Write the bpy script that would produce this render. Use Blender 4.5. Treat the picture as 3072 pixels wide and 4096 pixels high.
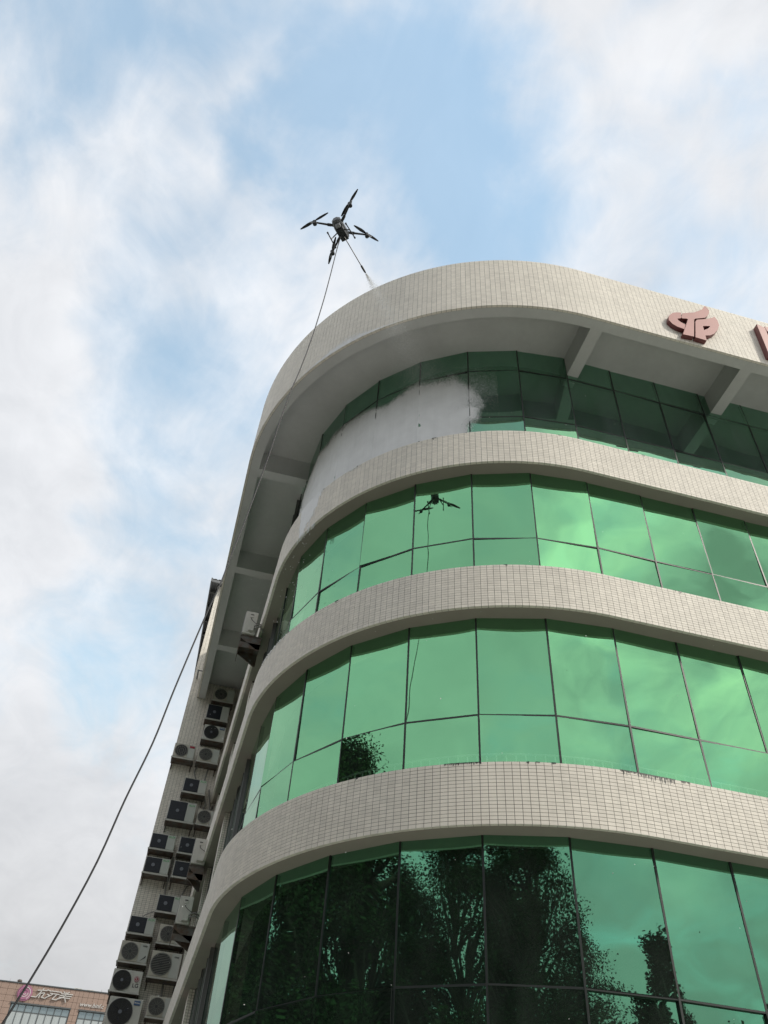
import bpy, bmesh, math, random
from mathutils import Vector, Matrix, noise
random.seed(7)
for o in list(bpy.data.objects): bpy.data.objects.remove(o)
scene = bpy.context.scene
C = scene.collection
PI = math.pi
EYE = 1.6                                   # eye height; Z() turns a height above the eye into a height above the ground
def Z(v): return v + EYE

# ------------------------------------------------------------------ camera
FW = Vector((0.1389, 0.6817, 0.7183)); RT = Vector((0.9652, -0.2555, 0.0559)); UP = Vector((-0.2216, -0.6856, 0.6935))
cd = bpy.data.cameras.new('camera'); cam = bpy.data.objects.new('camera', cd); C.objects.link(cam)
cam.matrix_world = Matrix(((RT.x, UP.x, -FW.x, 0), (RT.y, UP.y, -FW.y, 0), (RT.z, UP.z, -FW.z, EYE), (0, 0, 0, 1)))
cd.sensor_fit = 'VERTICAL'; cd.sensor_height = 36; cd.sensor_width = 27
cd.lens = 3293.98 / 4096 * 36; cd.clip_start = 0.05; cd.clip_end = 3000
scene.camera = cam

# ------------------------------------------------------------------ world: hazy blue sky behind broken cloud
SUN_EL, SUN_AZ = 40, 52                      # behind the viewer, to the right (azimuth from -Y towards +X)
SD = Vector((math.sin(math.radians(SUN_AZ)) * math.cos(math.radians(SUN_EL)), -math.cos(math.radians(SUN_AZ)) * math.cos(math.radians(SUN_EL)), math.sin(math.radians(SUN_EL))))
world = bpy.data.worlds.new('World'); scene.world = world; world.use_nodes = True
NT = world.node_tree; NT.nodes.clear()
def wn(t, **k):
    n = NT.nodes.new(t)
    for a, v in k.items(): setattr(n, a, v)
    return n
def wl(a, b): NT.links.new(a, b)
def wm(op, a, b=None, clamp=False):
    n = wn('ShaderNodeMath', operation=op, use_clamp=clamp)
    for i, v in enumerate((a, b)):
        if v is None: continue
        if hasattr(v, 'is_output'): wl(v, n.inputs[i])
        else: n.inputs[i].default_value = v
    return n.outputs[0]
out = wn('ShaderNodeOutputWorld')
sky = wn('ShaderNodeTexSky', sky_type='NISHITA', sun_disc=False)
sky.sun_elevation = math.radians(SUN_EL); sky.sun_rotation = math.atan2(SD.x, SD.y); sky.air_density = 1.8; sky.dust_density = 0.2; sky.ozone_density = 0.8
bg1 = wn('ShaderNodeBackground'); bg1.inputs[1].default_value = 0.15; skt = wn('ShaderNodeVectorMath', operation='MULTIPLY'); wl(sky.outputs[0], skt.inputs[0]); skt.inputs[1].default_value = (0.86, 1.03, 0.98); wl(skt.outputs[0], bg1.inputs[0])
tc = wn('ShaderNodeTexCoord'); vn = wn('ShaderNodeVectorMath', operation='NORMALIZE'); wl(tc.outputs['Generated'], vn.inputs[0])
sep = wn('ShaderNodeSeparateXYZ'); wl(vn.outputs[0], sep.inputs[0])
den = wm('ADD', wm('MAXIMUM', sep.outputs[2], 0.0), 0.22)
cmb = wn('ShaderNodeCombineXYZ'); wl(wm('DIVIDE', sep.outputs[0], den), cmb.inputs[0]); wl(wm('DIVIDE', sep.outputs[1], den), cmb.inputs[1])
def wnoise(scale, detail, rough, dist, off):
    m = wn('ShaderNodeMapping'); m.inputs['Location'].default_value = off; m.inputs['Rotation'].default_value = (0, 0, 0.5); m.inputs['Scale'].default_value = (1.0, 0.75, 1)
    wl(cmb.outputs[0], m.inputs[0])
    n = wn('ShaderNodeTexNoise'); n.inputs['Scale'].default_value = scale; n.inputs['Detail'].default_value = detail
    n.inputs['Roughness'].default_value = rough; n.inputs['Distortion'].default_value = dist; wl(m.outputs[0], n.inputs['Vector'])
    return n.outputs['Fac']
n1 = wnoise(4.2, 9, 0.56, 0.55, (3.1, 1.7, 0)); n2 = wnoise(3.0, 7, 0.55, 0.4, (7.3, 2.2, 0)); n3 = wnoise(12.0, 8, 0.6, 0.9, (1.3, 5.2, 0))
# openings in the cloud: direction, half-angle in degrees, depth
holes = [((.13, .348, .928), 10, .44), ((.063, .308, .949), 8, .24), ((-.078, .321, .944), 8, .20), ((-.106, .579, .808), 8, .34), ((-.107, .53, .841), 6, .22),
         ((-.112, .654, .748), 7, .30), ((-.303, .309, .901), 11, .32), ((-.335, .39, .858), 8, .2), ((-.091, .824, .559), 8, .42), ((.441, .296, .847), 7, .42),
         ((.304, .253, .918), 12, -.25), ((-.256, .569, .781), 12, -.35), ((-.17, .9, .40), 14, -.25), ((.02, .52, .853), 6, -.20), ((-.2, .47, .86), 7, -.15)]
wc = wn('ShaderNodeTexNoise'); wc.inputs['Scale'].default_value = 6.0; wc.inputs['Detail'].default_value = 5; wl(vn.outputs[0], wc.inputs['Vector'])
wv = wn('ShaderNodeVectorMath', operation='MULTIPLY_ADD'); wl(wc.outputs['Color'], wv.inputs[0]); wv.inputs[1].default_value = (.42, .42, .42); wv.inputs[2].default_value = (-.21, -.21, -.21)
wa = wn('ShaderNodeVectorMath', operation='ADD'); wl(vn.outputs[0], wa.inputs[0]); wl(wv.outputs[0], wa.inputs[1])
wd = wn('ShaderNodeVectorMath', operation='NORMALIZE'); wl(wa.outputs[0], wd.inputs[0])
blue = None
for d, ang, w in holes:
    dv = wn('ShaderNodeVectorMath', operation='DOT_PRODUCT'); wl(wd.outputs[0], dv.inputs[0]); dv.inputs[1].default_value = Vector(d).normalized()
    mr = wn('ShaderNodeMapRange', interpolation_type='LINEAR'); wl(dv.outputs['Value'], mr.inputs[0])
    mr.inputs[1].default_value = math.cos(math.radians(ang * 1.6)); mr.inputs[2].default_value = 1.0; mr.inputs[3].default_value = 0; mr.inputs[4].default_value = w * 1.35
    blue = mr.outputs[0] if blue is None else wm('ADD', blue, mr.outputs[0])
tt = wm('ADD', wm('MULTIPLY', wm('SUBTRACT', n1, 0.5), 1.9), 0.71)
tt = wm('ADD', tt, wm('MULTIPLY', wm('SUBTRACT', n3, 0.5), 0.45))
tt = wm('SUBTRACT', tt, blue)
fac = wn('ShaderNodeMapRange', interpolation_type='SMOOTHSTEP'); wl(tt, fac.inputs[0]); fac.inputs[1].default_value = -0.25; fac.inputs[2].default_value = 0.85
fac.inputs[3].default_value = 0.27; fac.inputs[4].default_value = 1.0
hz = wn('ShaderNodeMapRange', interpolation_type='SMOOTHSTEP'); wl(sep.outputs[2], hz.inputs[0]); hz.inputs[1].default_value = 0.55; hz.inputs[2].default_value = 0.05; hz.inputs[3].default_value = 0; hz.inputs[4].default_value = 0.85
cf = wm('MAXIMUM', fac.outputs[0], hz.outputs[0])
ramp = wn('ShaderNodeValToRGB'); wl(wm('ADD', wm('MULTIPLY', n2, 0.75), wm('MULTIPLY', n3, 0.25)), ramp.inputs[0])
ramp.color_ramp.elements[0].position = 0.30; ramp.color_ramp.elements[0].color = (0.405, 0.419, 0.442, 1)
ramp.color_ramp.elements[1].position = 0.66; ramp.color_ramp.elements[1].color = (0.595, 0.604, 0.622, 1)
ds = wn('ShaderNodeVectorMath', operation='DOT_PRODUCT'); wl(vn.outputs[0], ds.inputs[0]); ds.inputs[1].default_value = SD
sg = wn('ShaderNodeMapRange', interpolation_type='SMOOTHSTEP'); wl(ds.outputs['Value'], sg.inputs[0]); sg.inputs[1].default_value = 0.70; sg.inputs[2].default_value = 1.02; sg.inputs[3].default_value = 0.0; sg.inputs[4].default_value = 1.0
lowz = wn('ShaderNodeMapRange', interpolation_type='SMOOTHSTEP'); wl(sep.outputs[2], lowz.inputs[0]); lowz.inputs[1].default_value = 0.22; lowz.inputs[2].default_value = 0.62
glow = wm('MULTIPLY', wm('MULTIPLY', sg.outputs[0], lowz.outputs[0]), wm('MINIMUM', wm('MAXIMUM', wm('ADD', wm('MULTIPLY', wm('SUBTRACT', n2, 0.5), 6.5), 0.62), -0.25), 1.5))
stren = wm('ADD', wm('MULTIPLY', glow, 0.95), 1.0)
hm = wn('ShaderNodeMix', data_type='RGBA'); wl(hz.outputs[0], hm.inputs[0]); wl(ramp.outputs[0], hm.inputs[6]); hm.inputs[7].default_value = (0.30, 0.299, 0.297, 1)
wmx = wn('ShaderNodeMix', data_type='RGBA', blend_type='MULTIPLY'); wl(wm('MAXIMUM', glow, 0.0, True), wmx.inputs[0]); wl(hm.outputs[2], wmx.inputs[6]); wmx.inputs[7].default_value = (1.0, 0.97, 0.80, 1)
bg2 = wn('ShaderNodeBackground'); wl(wmx.outputs[2], bg2.inputs[0]); wl(wm('MAXIMUM', stren, 0.7), bg2.inputs[1])
mx = wn('ShaderNodeMixShader'); wl(cf, mx.inputs[0]); wl(bg1.outputs[0], mx.inputs[1]); wl(bg2.outputs[0], mx.inputs[2]); wl(mx.outputs[0], out.inputs[0])

# ------------------------------------------------------------------ sun through thin cloud
sl = bpy.data.lights.new('sun', 'SUN'); sl.energy = 1.55; sl.angle = math.radians(7); sl.color = (1.0, 0.93, 0.82)
so = bpy.data.objects.new('sun', sl); C.objects.link(so); so.rotation_euler = SD.to_track_quat('Z', 'Y').to_euler()
scene.view_settings.view_transform = 'Standard'; scene.view_settings.look = 'None'; scene.view_settings.exposure = 0.74; scene.view_settings.gamma = 1.0
scene.view_settings.use_curve_mapping = False
scene.cycles.max_bounces = 8; scene.cycles.transparent_max_bounces = 12

# ------------------------------------------------------------------ materials
MATS = {}
def mat(name, col, rough=0.6, metal=0.0, var=0.0, vscale=3.0, stretch=(1, 1, 1), bump=0.0, bscale=40.0, island=0.0, spec=0.5, col2=None, streak=0.0):
    m = bpy.data.materials.new(name); m.use_nodes = True; MATS[name] = m
    nt = m.node_tree; b = nt.nodes['Principled BSDF']
    b.inputs['Base Color'].default_value = (*col, 1); b.inputs['Roughness'].default_value = rough; b.inputs['Metallic'].default_value = metal; b.inputs['Specular IOR Level'].default_value = spec
    geo = nt.nodes.new('ShaderNodeNewGeometry'); last = None
    def mul(prev, facsock, lo, hi):
        r = nt.nodes.new('ShaderNodeMapRange'); nt.links.new(facsock, r.inputs[0]); r.inputs[3].default_value = lo; r.inputs[4].default_value = hi
        h = nt.nodes.new('ShaderNodeVectorMath'); h.operation = 'SCALE'
        if prev is None: h.inputs[0].default_value = col
        else: nt.links.new(prev, h.inputs[0])
        nt.links.new(r.outputs[0], h.inputs['Scale']); return h.outputs[0]
    def nz(scale, st, detail=6):
        mp = nt.nodes.new('ShaderNodeMapping'); mp.inputs['Scale'].default_value = st; nt.links.new(geo.outputs['Position'], mp.inputs[0])
        n = nt.nodes.new('ShaderNodeTexNoise'); n.inputs['Scale'].default_value = scale; n.inputs['Detail'].default_value = detail; n.inputs['Roughness'].default_value = 0.6
        nt.links.new(mp.outputs[0], n.inputs['Vector']); return n.outputs['Fac']
    if col2:
        mixn = nt.nodes.new('ShaderNodeMix'); mixn.data_type = 'RGBA'; mixn.inputs[6].default_value = (*col, 1); mixn.inputs[7].default_value = (*col2, 1)
        r = nt.nodes.new('ShaderNodeMapRange'); nt.links.new(nz(vscale * 0.7, stretch), r.inputs[0]); r.inputs[1].default_value = 0.38; r.inputs[2].default_value = 0.64
        nt.links.new(r.outputs[0], mixn.inputs[0]); last = mixn.outputs[2]
    if island: last = mul(last, geo.outputs['Random Per Island'], 1 - island, 1 + island)
    if var: last = mul(last, nz(vscale, stretch), 1 - var, 1 + var)
    if streak: last = mul(last, nz(1.0, (9, 9, 0.5), 4), 1 - streak, 1 + streak)
    if last is not None: nt.links.new(last, b.inputs['Base Color'])
    if bump:
        bp = nt.nodes.new('ShaderNodeBump'); bp.inputs['Strength'].default_value = bump; bp.inputs['Distance'].default_value = 0.01
        nt.links.new(nz(bscale, (1, 1, 1)), bp.inputs['Height']); nt.links.new(bp.outputs[0], b.inputs['Normal'])
    return m
mat('tile', (0.83, 0.782, 0.70), 0.62, island=0.06, var=0.10, vscale=1.3, streak=0.13, bump=0.04, bscale=90, spec=0.3)
mat('grout', (0.11, 0.10, 0.085), 0.9, var=0.75, vscale=7)
mat('plaster', (0.61, 0.615, 0.605), 0.85, var=0.15, vscale=1.1, bump=0.12, bscale=60, streak=0.06)
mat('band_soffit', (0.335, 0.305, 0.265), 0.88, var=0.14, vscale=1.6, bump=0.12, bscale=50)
mat('mullion', (0.018, 0.024, 0.022), 0.45, var=0.2, vscale=6)
mat('dark_inside', (0.02, 0.026, 0.025), 0.9)
mat('white_rail', (0.78, 0.78, 0.74), 0.4)
mat('frame_grey', (0.14, 0.145, 0.14), 0.45, metal=0.2, var=0.1)
mat('ac_white', (0.60, 0.585, 0.535), 0.5, var=0.16, vscale=4, streak=0.16, island=0.1)
mat('ac_beige', (0.50, 0.47, 0.40), 0.5, var=0.18, vscale=4, streak=0.18, island=0.12)
mat('ac_panel', (0.52, 0.53, 0.49), 0.5, var=0.08, vscale=5, streak=0.06)
mat('ac_dark', (0.014, 0.017, 0.026), 0.5)
mat('ac_well', (0.035, 0.034, 0.033), 0.7)
mat('ac_grille', (0.22, 0.215, 0.20), 0.5)
mat('ac_grille_dark', (0.05, 0.05, 0.052), 0.5)
mat('ac_hub', (0.16, 0.17, 0.20), 0.4)
mat('steel', (0.15, 0.145, 0.135), 0.6, metal=0.3, var=0.35, vscale=8, col2=(0.12, 0.075, 0.05))
mat('rail_white', (0.55, 0.54, 0.50), 0.5, var=0.15, vscale=8)
mat('ink_green', (0.12, 0.42, 0.16), 0.5); mat('ink_dark', (0.05, 0.05, 0.05), 0.5); mat('ink_red', (0.34, 0.025, 0.045), 0.4)
mat('ink_blue', (0.055, 0.12, 0.26), 0.4); mat('ink_white', (0.75, 0.75, 0.75), 0.4)
mat('pipe_grey', (0.25, 0.245, 0.23), 0.6, var=0.15, vscale=10); mat('pipe_black', (0.02, 0.02, 0.02), 0.5)
mat('emblem_red', (0.43, 0.185, 0.165), 0.45, var=0.10, vscale=2.5, streak=0.06); mat('emblem_shaded_side', (0.16, 0.045, 0.045), 0.5)  # emblem sides: same red darkened, their shading put into the colour
mat('drone_black', (0.018, 0.019, 0.022), 0.45); mat('drone_grey', (0.15, 0.16, 0.175), 0.35, metal=0.2); mat('carbon', (0.02, 0.02, 0.022), 0.35); mat('tank_grey', (0.30, 0.31, 0.33), 0.4)
mat('hose', (0.035, 0.035, 0.038), 0.55)
mat('foam', (0.90, 0.905, 0.91), 0.9, var=0.12, vscale=3.0, streak=0.08, bump=0.25, bscale=35, spec=0.2)
mat('asphalt', (0.10, 0.098, 0.092), 0.9, var=0.2, vscale=1.5, bump=0.2, bscale=80)
mat('paving', (0.37, 0.36, 0.335), 0.85, var=0.15, vscale=1.0)
mat('kerb', (0.36, 0.35, 0.33), 0.85, var=0.12)
mat('bark', (0.07, 0.055, 0.042), 0.9, var=0.3, vscale=8)
mat('leaf', (0.033, 0.052, 0.021), 0.8, island=0.3, spec=0.1); mat('leaf_dark', (0.024, 0.038, 0.016), 0.8, island=0.3, spec=0.1)
mat('roof_metal', (0.20, 0.205, 0.21), 0.5, metal=0.3, var=0.15)
mat('far_panel', (0.33, 0.235, 0.19), 0.6, island=0.0, var=0.10, vscale=1.2, streak=0.1); mat('far_joint', (0.10, 0.07, 0.055), 0.9)
mat('far_glass', (0.30, 0.36, 0.38), 0.12, metal=0.6, var=0.15, vscale=0.8); mat('far_frame', (0.09, 0.10, 0.105), 0.5); mat('curtain', (0.42, 0.46, 0.47), 0.7, var=0.25, vscale=3.0, stretch=(4, 4, 0.2))
mat('far_letter', (0.55, 0.53, 0.51), 0.5); mat('rose_pink', (0.36, 0.15, 0.24), 0.5); mat('rose_dark', (0.20, 0.075, 0.13), 0.5)

def glass_mat(name, dust, dustcol=(0.30, 0.36, 0.32), tint=(0.275, 0.68, 0.365)):
    m = bpy.data.materials.new(name); m.use_nodes = True; MATS[name] = m; nt = m.node_tree; nt.nodes.clear()
    o = nt.nodes.new('ShaderNodeOutputMaterial'); g = nt.nodes.new('ShaderNodeBsdfPrincipled')
    g.inputs['Metallic'].default_value = 1.0; g.inputs['Roughness'].default_value = 0.012; g.inputs['Base Color'].default_value = (*tint, 1)
    t = nt.nodes.new('ShaderNodeBsdfTransparent'); t.inputs[0].default_value = (0.72, 0.95, 0.84, 1)
    a = nt.nodes.new('ShaderNodeMixShader'); a.inputs[0].default_value = 0.34; nt.links.new(g.outputs[0], a.inputs[1]); nt.links.new(t.outputs[0], a.inputs[2])
    d = nt.nodes.new('ShaderNodeBsdfDiffuse'); d.inputs[0].default_value = (*dustcol, 1)
    geo = nt.nodes.new('ShaderNodeNewGeometry')
    mp = nt.nodes.new('ShaderNodeMapping'); mp.inputs['Scale'].default_value = (2.2, 2.2, 0.8); nt.links.new(geo.outputs['Position'], mp.inputs[0])
    n = nt.nodes.new('ShaderNodeTexNoise'); n.inputs['Scale'].default_value = 1.5; n.inputs['Detail'].default_value = 8; nt.links.new(mp.outputs[0], n.inputs['Vector'])
    r = nt.nodes.new('ShaderNodeMapRange'); nt.links.new(n.outputs['Fac'], r.inputs[0]); r.inputs[1].default_value = 0.3; r.inputs[2].default_value = 0.75; r.inputs[3].default_value = dust * 0.5; r.inputs[4].default_value = dust * 1.6
    b = nt.nodes.new('ShaderNodeMixShader'); nt.links.new(r.outputs[0], b.inputs[0]); nt.links.new(a.outputs[0], b.inputs[1]); nt.links.new(d.outputs[0], b.inputs[2])
    oi = nt.nodes.new('ShaderNodeObjectInfo'); ov = nt.nodes.new('ShaderNodeVectorMath'); ov.operation = 'MULTIPLY_ADD'; nt.links.new(oi.outputs['Random'], ov.inputs[0]); ov.inputs[1].default_value = (37, 53, 71); nt.links.new(geo.outputs['Position'], ov.inputs[2])
    n2 = nt.nodes.new('ShaderNodeTexNoise'); n2.inputs['Scale'].default_value = 1.1; n2.inputs['Detail'].default_value = 1.0; nt.links.new(ov.outputs[0], n2.inputs['Vector'])
    bp = nt.nodes.new('ShaderNodeBump'); bp.inputs['Strength'].default_value = 0.5; bp.inputs['Distance'].default_value = 0.012; nt.links.new(n2.outputs['Fac'], bp.inputs['Height']); nt.links.new(bp.outputs[0], g.inputs['Normal'])
    nt.links.new(b.outputs[0], o.inputs[0]); return m
glass_mat('glass', 0.03); glass_mat('glass_dusty_dim', 0.13, dustcol=(0.25, 0.28, 0.29), tint=(0.22, 0.49, 0.32)); glass_mat('glass_dim', 0.04, tint=(0.20, 0.54, 0.33))  # ground and top floors: dimmer reflections put into the tint; top floor also dusty

# ------------------------------------------------------------------ helpers
class MB:
    """collects faces; build() links them as ONE mesh object"""
    def __init__(s): s.v = []; s.f = []; s.m = []
    def add(s, vs, fs, mi=0):
        o = len(s.v); s.v += [tuple(v) for v in vs]
        for f in fs: s.f.append([i + o for i in f]); s.m.append(mi)
        return s
    def box(s, x0, x1, y0, y1, z0, z1, mi=0):
        return s.add([(x0, y0, z0), (x1, y0, z0), (x1, y1, z0), (x0, y1, z0), (x0, y0, z1), (x1, y0, z1), (x1, y1, z1), (x0, y1, z1)],
                     [(0, 3, 2, 1), (4, 5, 6, 7), (0, 1, 5, 4), (1, 2, 6, 5), (2, 3, 7, 6), (3, 0, 4, 7)], mi)
    def bbox(s, x0, x1, y0, y1, z0, z1, b=0.012, mi=0):
        """box with chamfered edges"""
        bm = bmesh.new(); bmesh.ops.create_cube(bm, size=1)
        for v in bm.verts: v.co = Vector(((x0 + x1) / 2 + v.co.x * (x1 - x0), (y0 + y1) / 2 + v.co.y * (y1 - y0), (z0 + z1) / 2 + v.co.z * (z1 - z0)))
        bmesh.ops.bevel(bm, geom=bm.edges[:], offset=b, segments=2, affect='EDGES', profile=0.6)
        bm.verts.index_update(); s.add([v.co for v in bm.verts], [[v.index for v in f.verts] for f in bm.faces], mi); bm.free(); return s
    def tube(s, pts, r, n=8, cap=True, mi=0):
        pts = [Vector(p) for p in pts]; rs = r if isinstance(r, (list, tuple)) else [r] * len(pts); base = len(s.v); prev = None
        for i, p in enumerate(pts):
            t = (pts[min(i + 1, len(pts) - 1)] - pts[max(i - 1, 0)]).normalized()
            if prev is None: u = t.orthogonal().normalized()
            else: u = (prev - t * prev.dot(t)); u = u.normalized() if u.length > 1e-6 else t.orthogonal().normalized()
            prev = u; w = t.cross(u)
            for k in range(n): a = 2 * PI * k / n; s.v.append(tuple(p + (u * math.cos(a) + w * math.sin(a)) * rs[i]))
        for i in range(len(pts) - 1):
            for k in range(n):
                a = base + i * n + k; b = base + i * n + (k + 1) % n; s.f.append([a, b, b + n, a + n]); s.m.append(mi)
        if cap:
            s.f.append([base + k for k in range(n)][::-1]); s.m.append(mi); e = base + (len(pts) - 1) * n; s.f.append([e + k for k in range(n)]); s.m.append(mi)
        return s
    def disc(s, c, r, y0, y1, n=28, r2=None, mi=0):
        """short cylinder along y (front at y0)"""
        r2 = r if r2 is None else r2
        vs = [(c[0] + r * math.cos(2 * PI * k / n), y0, c[1] + r * math.sin(2 * PI * k / n)) for k in range(n)] + [(c[0] + r2 * math.cos(2 * PI * k / n), y1, c[1] + r2 * math.sin(2 * PI * k / n)) for k in range(n)]
        return s.add(vs, [list(range(n)), list(range(n, 2 * n))[::-1]] + [[(k + 1) % n, k, n + k, n + (k + 1) % n] for k in range(n)], mi)
    def ring(s, c, r0, r1, y0, y1, n=32, mi=0):
        vs = []
        for rr, y in ((r1, y1), (r1, y0), (r0, y0), (r0, y1)): vs += [(c[0] + rr * math.cos(2 * PI * k / n), y, c[1] + rr * math.sin(2 * PI * k / n)) for k in range(n)]
        return s.add(vs, [[j * n + k, j * n + (k + 1) % n, (j + 1) % 4 * n + (k + 1) % n, (j + 1) % 4 * n + k] for j in range(4) for k in range(n)], mi)
    def poly(s, pts2, y0, y1, mi=0, mside=None):
        """prism: outline in (x, z), front at y0"""
        n = len(pts2); vs = [(p[0], y0, p[1]) for p in pts2] + [(p[0], y1, p[1]) for p in pts2]
        s.add(vs, [list(range(n)), list(range(n, 2 * n))[::-1]], mi); o = len(s.v) - 2 * n
        for k in range(n): s.f.append([o + (k + 1) % n, o + k, o + n + k, o + n + (k + 1) % n]); s.m.append(mi if mside is None else mside)
        return s
    def mesh(s, name, mats, smooth=False):
        me = bpy.data.meshes.new(name); me.from_pydata(s.v, [], s.f); me.update()
        for m in (mats if isinstance(mats, (list, tuple)) else [mats]): me.materials.append(MATS[m])
        if any(s.m): me.polygons.foreach_set('material_index', s.m)
        if smooth: me.polygons.foreach_set('use_smooth', [True] * len(me.polygons))
        return me
    def build(s, name, mats, parent=None, smooth=False, recalc=False):
        me = s.mesh(name, mats, smooth)
        if recalc:
            bm = bmesh.new(); bm.from_mesh(me); bmesh.ops.recalc_face_normals(bm, faces=bm.faces[:]); bm.to_mesh(me); bm.free()
        return link(name, me, parent)
def link(name, me, parent=None, loc=None, rot=None):
    o = bpy.data.objects.new(name, me); C.objects.link(o)
    if parent: o.parent = parent
    if loc is not None: o.location = loc
    if rot is not None: o.rotation_euler = rot
    return o
def tag(o, label=None, cat=None, group=None, kind=None):
    for k, v in (('label', label), ('category', cat), ('group', group), ('kind', kind)):
        if v: o[k] = v
    return o
def thing(name, label, cat, loc=(0, 0, 0), rz=0, group=None, parent=None):
    o = link(name, None, parent, loc, (0, 0, rz)); o.empty_display_size = 0.2
    return tag(o, label, cat, group)
def text_mesh(txt, size, ext, m, shear=0.0, align='CENTER'):
    cu = bpy.data.curves.new('lettering', 'FONT'); cu.body = txt; cu.size = size; cu.extrude = ext; cu.shear = shear; cu.align_x = align; cu.resolution_u = 3; cu.offset = size * 0.012
    o = bpy.data.objects.new('lettering', cu); C.objects.link(o)
    me = bpy.data.meshes.new_from_object(o.evaluated_get(bpy.context.evaluated_depsgraph_get())); bpy.data.objects.remove(o); bpy.data.curves.remove(cu)
    me.materials.clear(); me.materials.append(MATS[m]); me.transform(Matrix.Rotation(PI / 2, 4, 'X')); return me     # now upright in x,z, front towards -y

# ------------------------------------------------------------------ plan of the building: front run, round corner, side run
PX, PY, PR, DL = 0.8047, 8.9464, 4.6445, -0.0172
CX, CY = PX + PR, PY + PR
ARC = PR * (PI / 2 + DL); AE = ARC / PR
def P(s, d):
    """point at run s along the glass line, d metres outside it"""
    if s >= 0: return Vector((CX + s, PY - d))
    if s > -ARC: a = -s / PR; return Vector((CX - (PR + d) * math.sin(a), CY - (PR + d) * math.cos(a)))
    e = -s - ARC
    return Vector((CX - (PR + d) * math.sin(AE) - e * math.cos(AE), CY - (PR + d) * math.cos(AE) + e * math.sin(AE)))
def NRM(s):
    a = 0 if s >= 0 else min(-s / PR, AE); return Vector((-math.sin(a), -math.cos(a)))
def s_at_y(y): return -ARC - (y - (CY - PR * math.cos(AE))) / math.sin(AE)
WY = 24.13                                   # face of the rear wing
S_END, S_FRONT = s_at_y(WY), 11.0
RUN = [S_END, -ARC - 7, -ARC - 3] + [-ARC + ARC * i / 56 for i in range(56)] + [0, 3, 6, S_FRONT]
Z1, Z2, Z3, Z4 = Z(4.6197), Z(8.032), Z(11.3858), Z(15.4257)
T1, T2, T3 = Z(2.9456), Z(6.3328), Z(9.7434); T4A, T4B = Z(13.09), Z(14.68)
AB, AT, BB, BT, CB, CT, FB, FT = [Z(v) for v in (4.6269, 5.4488, 8.037, 8.8567, 11.3814, 12.2494, 14.8125, 16.6907)]
DB, DF = 0.2881, 1.448
W = 1.06; S0 = -2.0345
def sweep(prof, run, mi=None):
    """closed (d, z) profile swept along the run"""
    mb = MB(); n = len(prof)
    for s in run:
        for d, z in prof: q = P(s, d); mb.v.append((q.x, q.y, z))
    for i in range(len(run) - 1):
        for k in range(n): a = i * n + k; b = i * n + (k + 1) % n; mb.f.append([a, b, b + n, a + n]); mb.m.append(mi[k] if mi else 0)
    mb.f.append(list(range(n))[::-1]); mb.m.append(0); e = (len(run) - 1) * n; mb.f.append([e + k for k in range(n)]); mb.m.append(0)
    return mb

# ground
g = MB().box(-400, 400, -400, 400, -0.5, 0.0).build('ground', 'paving'); tag(g, kind='structure')
g = MB().box(-120, 160, -60, -44, -0.3, 0.004).build('road', 'asphalt'); tag(g, kind='structure')
for yy in (-60.15, -44.0):
    g = MB().box(-120, 160, yy, yy + 0.15, -0.2, 0.12).build('kerb', 'kerb'); tag(g, kind='structure')

bld = thing('office_building', 'rounded corner office block with green mirror glass and cream tiled bands', 'building', (CX, CY, 0))
def child(o, parent):
    """parent keeping the world position"""
    o.parent = parent; o.matrix_parent_inverse = parent.matrix_basis.inverted() if parent.parent is None else (parent.parent.matrix_basis @ parent.matrix_parent_inverse @ parent.matrix_basis).inverted(); return o
def part(mb, name, mats, parent=bld, **k): return child(mb.build(name, mats, None, **k), parent)
def group(name, parent=bld):
    o = link(name, None); o.empty_display_size = 0.1; return child(o, parent)

# --- floor bands, roof fascia
bands = {}
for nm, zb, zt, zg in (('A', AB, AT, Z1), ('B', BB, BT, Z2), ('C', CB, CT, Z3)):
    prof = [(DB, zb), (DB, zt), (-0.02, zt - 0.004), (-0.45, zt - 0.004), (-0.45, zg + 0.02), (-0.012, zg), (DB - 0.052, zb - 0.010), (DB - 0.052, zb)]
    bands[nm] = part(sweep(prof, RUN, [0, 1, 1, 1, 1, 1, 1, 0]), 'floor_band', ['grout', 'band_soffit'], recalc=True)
fth = 0.27
prof = [(DF, FB), (DF, FT), (DF - fth, FT), (DF - fth, Z4 + 0.45), (-3.2, Z4 + 0.45), (-3.2, Z4 + 0.2), (-0.3, Z4), (DF - fth, Z4), (DF - fth, FB), (DF - 0.055, FB)]
fascia = part(sweep(prof, RUN, [0, 1, 1, 1, 1, 1, 1, 1, 1, 0]), 'roof_fascia', ['grout', 'plaster'], recalc=True)
roof_run = [q for q in RUN]
mb = MB(); vs = [P(s, -2.9) for s in roof_run]; mb.add([(q.x, q.y, Z4 + 0.47) for q in vs] + [(CX + S_FRONT, WY, Z4 + 0.47)], [list(range(len(vs) + 1))]); part(mb, 'roof_slab', 'plaster')
# cross beams under the overhang
for x0 in (5.54, 8.90, 12.26, 15.62):
    part(MB().box(x0, x0 + 0.25, PY - (DF - fth) - 0.02, PY - 0.02 + 0.3, FB + 0.003, Z4 + 0.02), 'cross_beam', 'plaster')
for y0 in (13.59, 17.29, 20.99):
    mb = MB(); a = P(s_at_y(y0), 0.0); b = P(s_at_y(y0), DF - fth + 0.02); mb.box(b.x, a.x + 0.3, y0, y0 + 0.265, FB + 0.003, Z4 + 0.02); part(mb, 'cross_beam', 'plaster')

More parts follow.
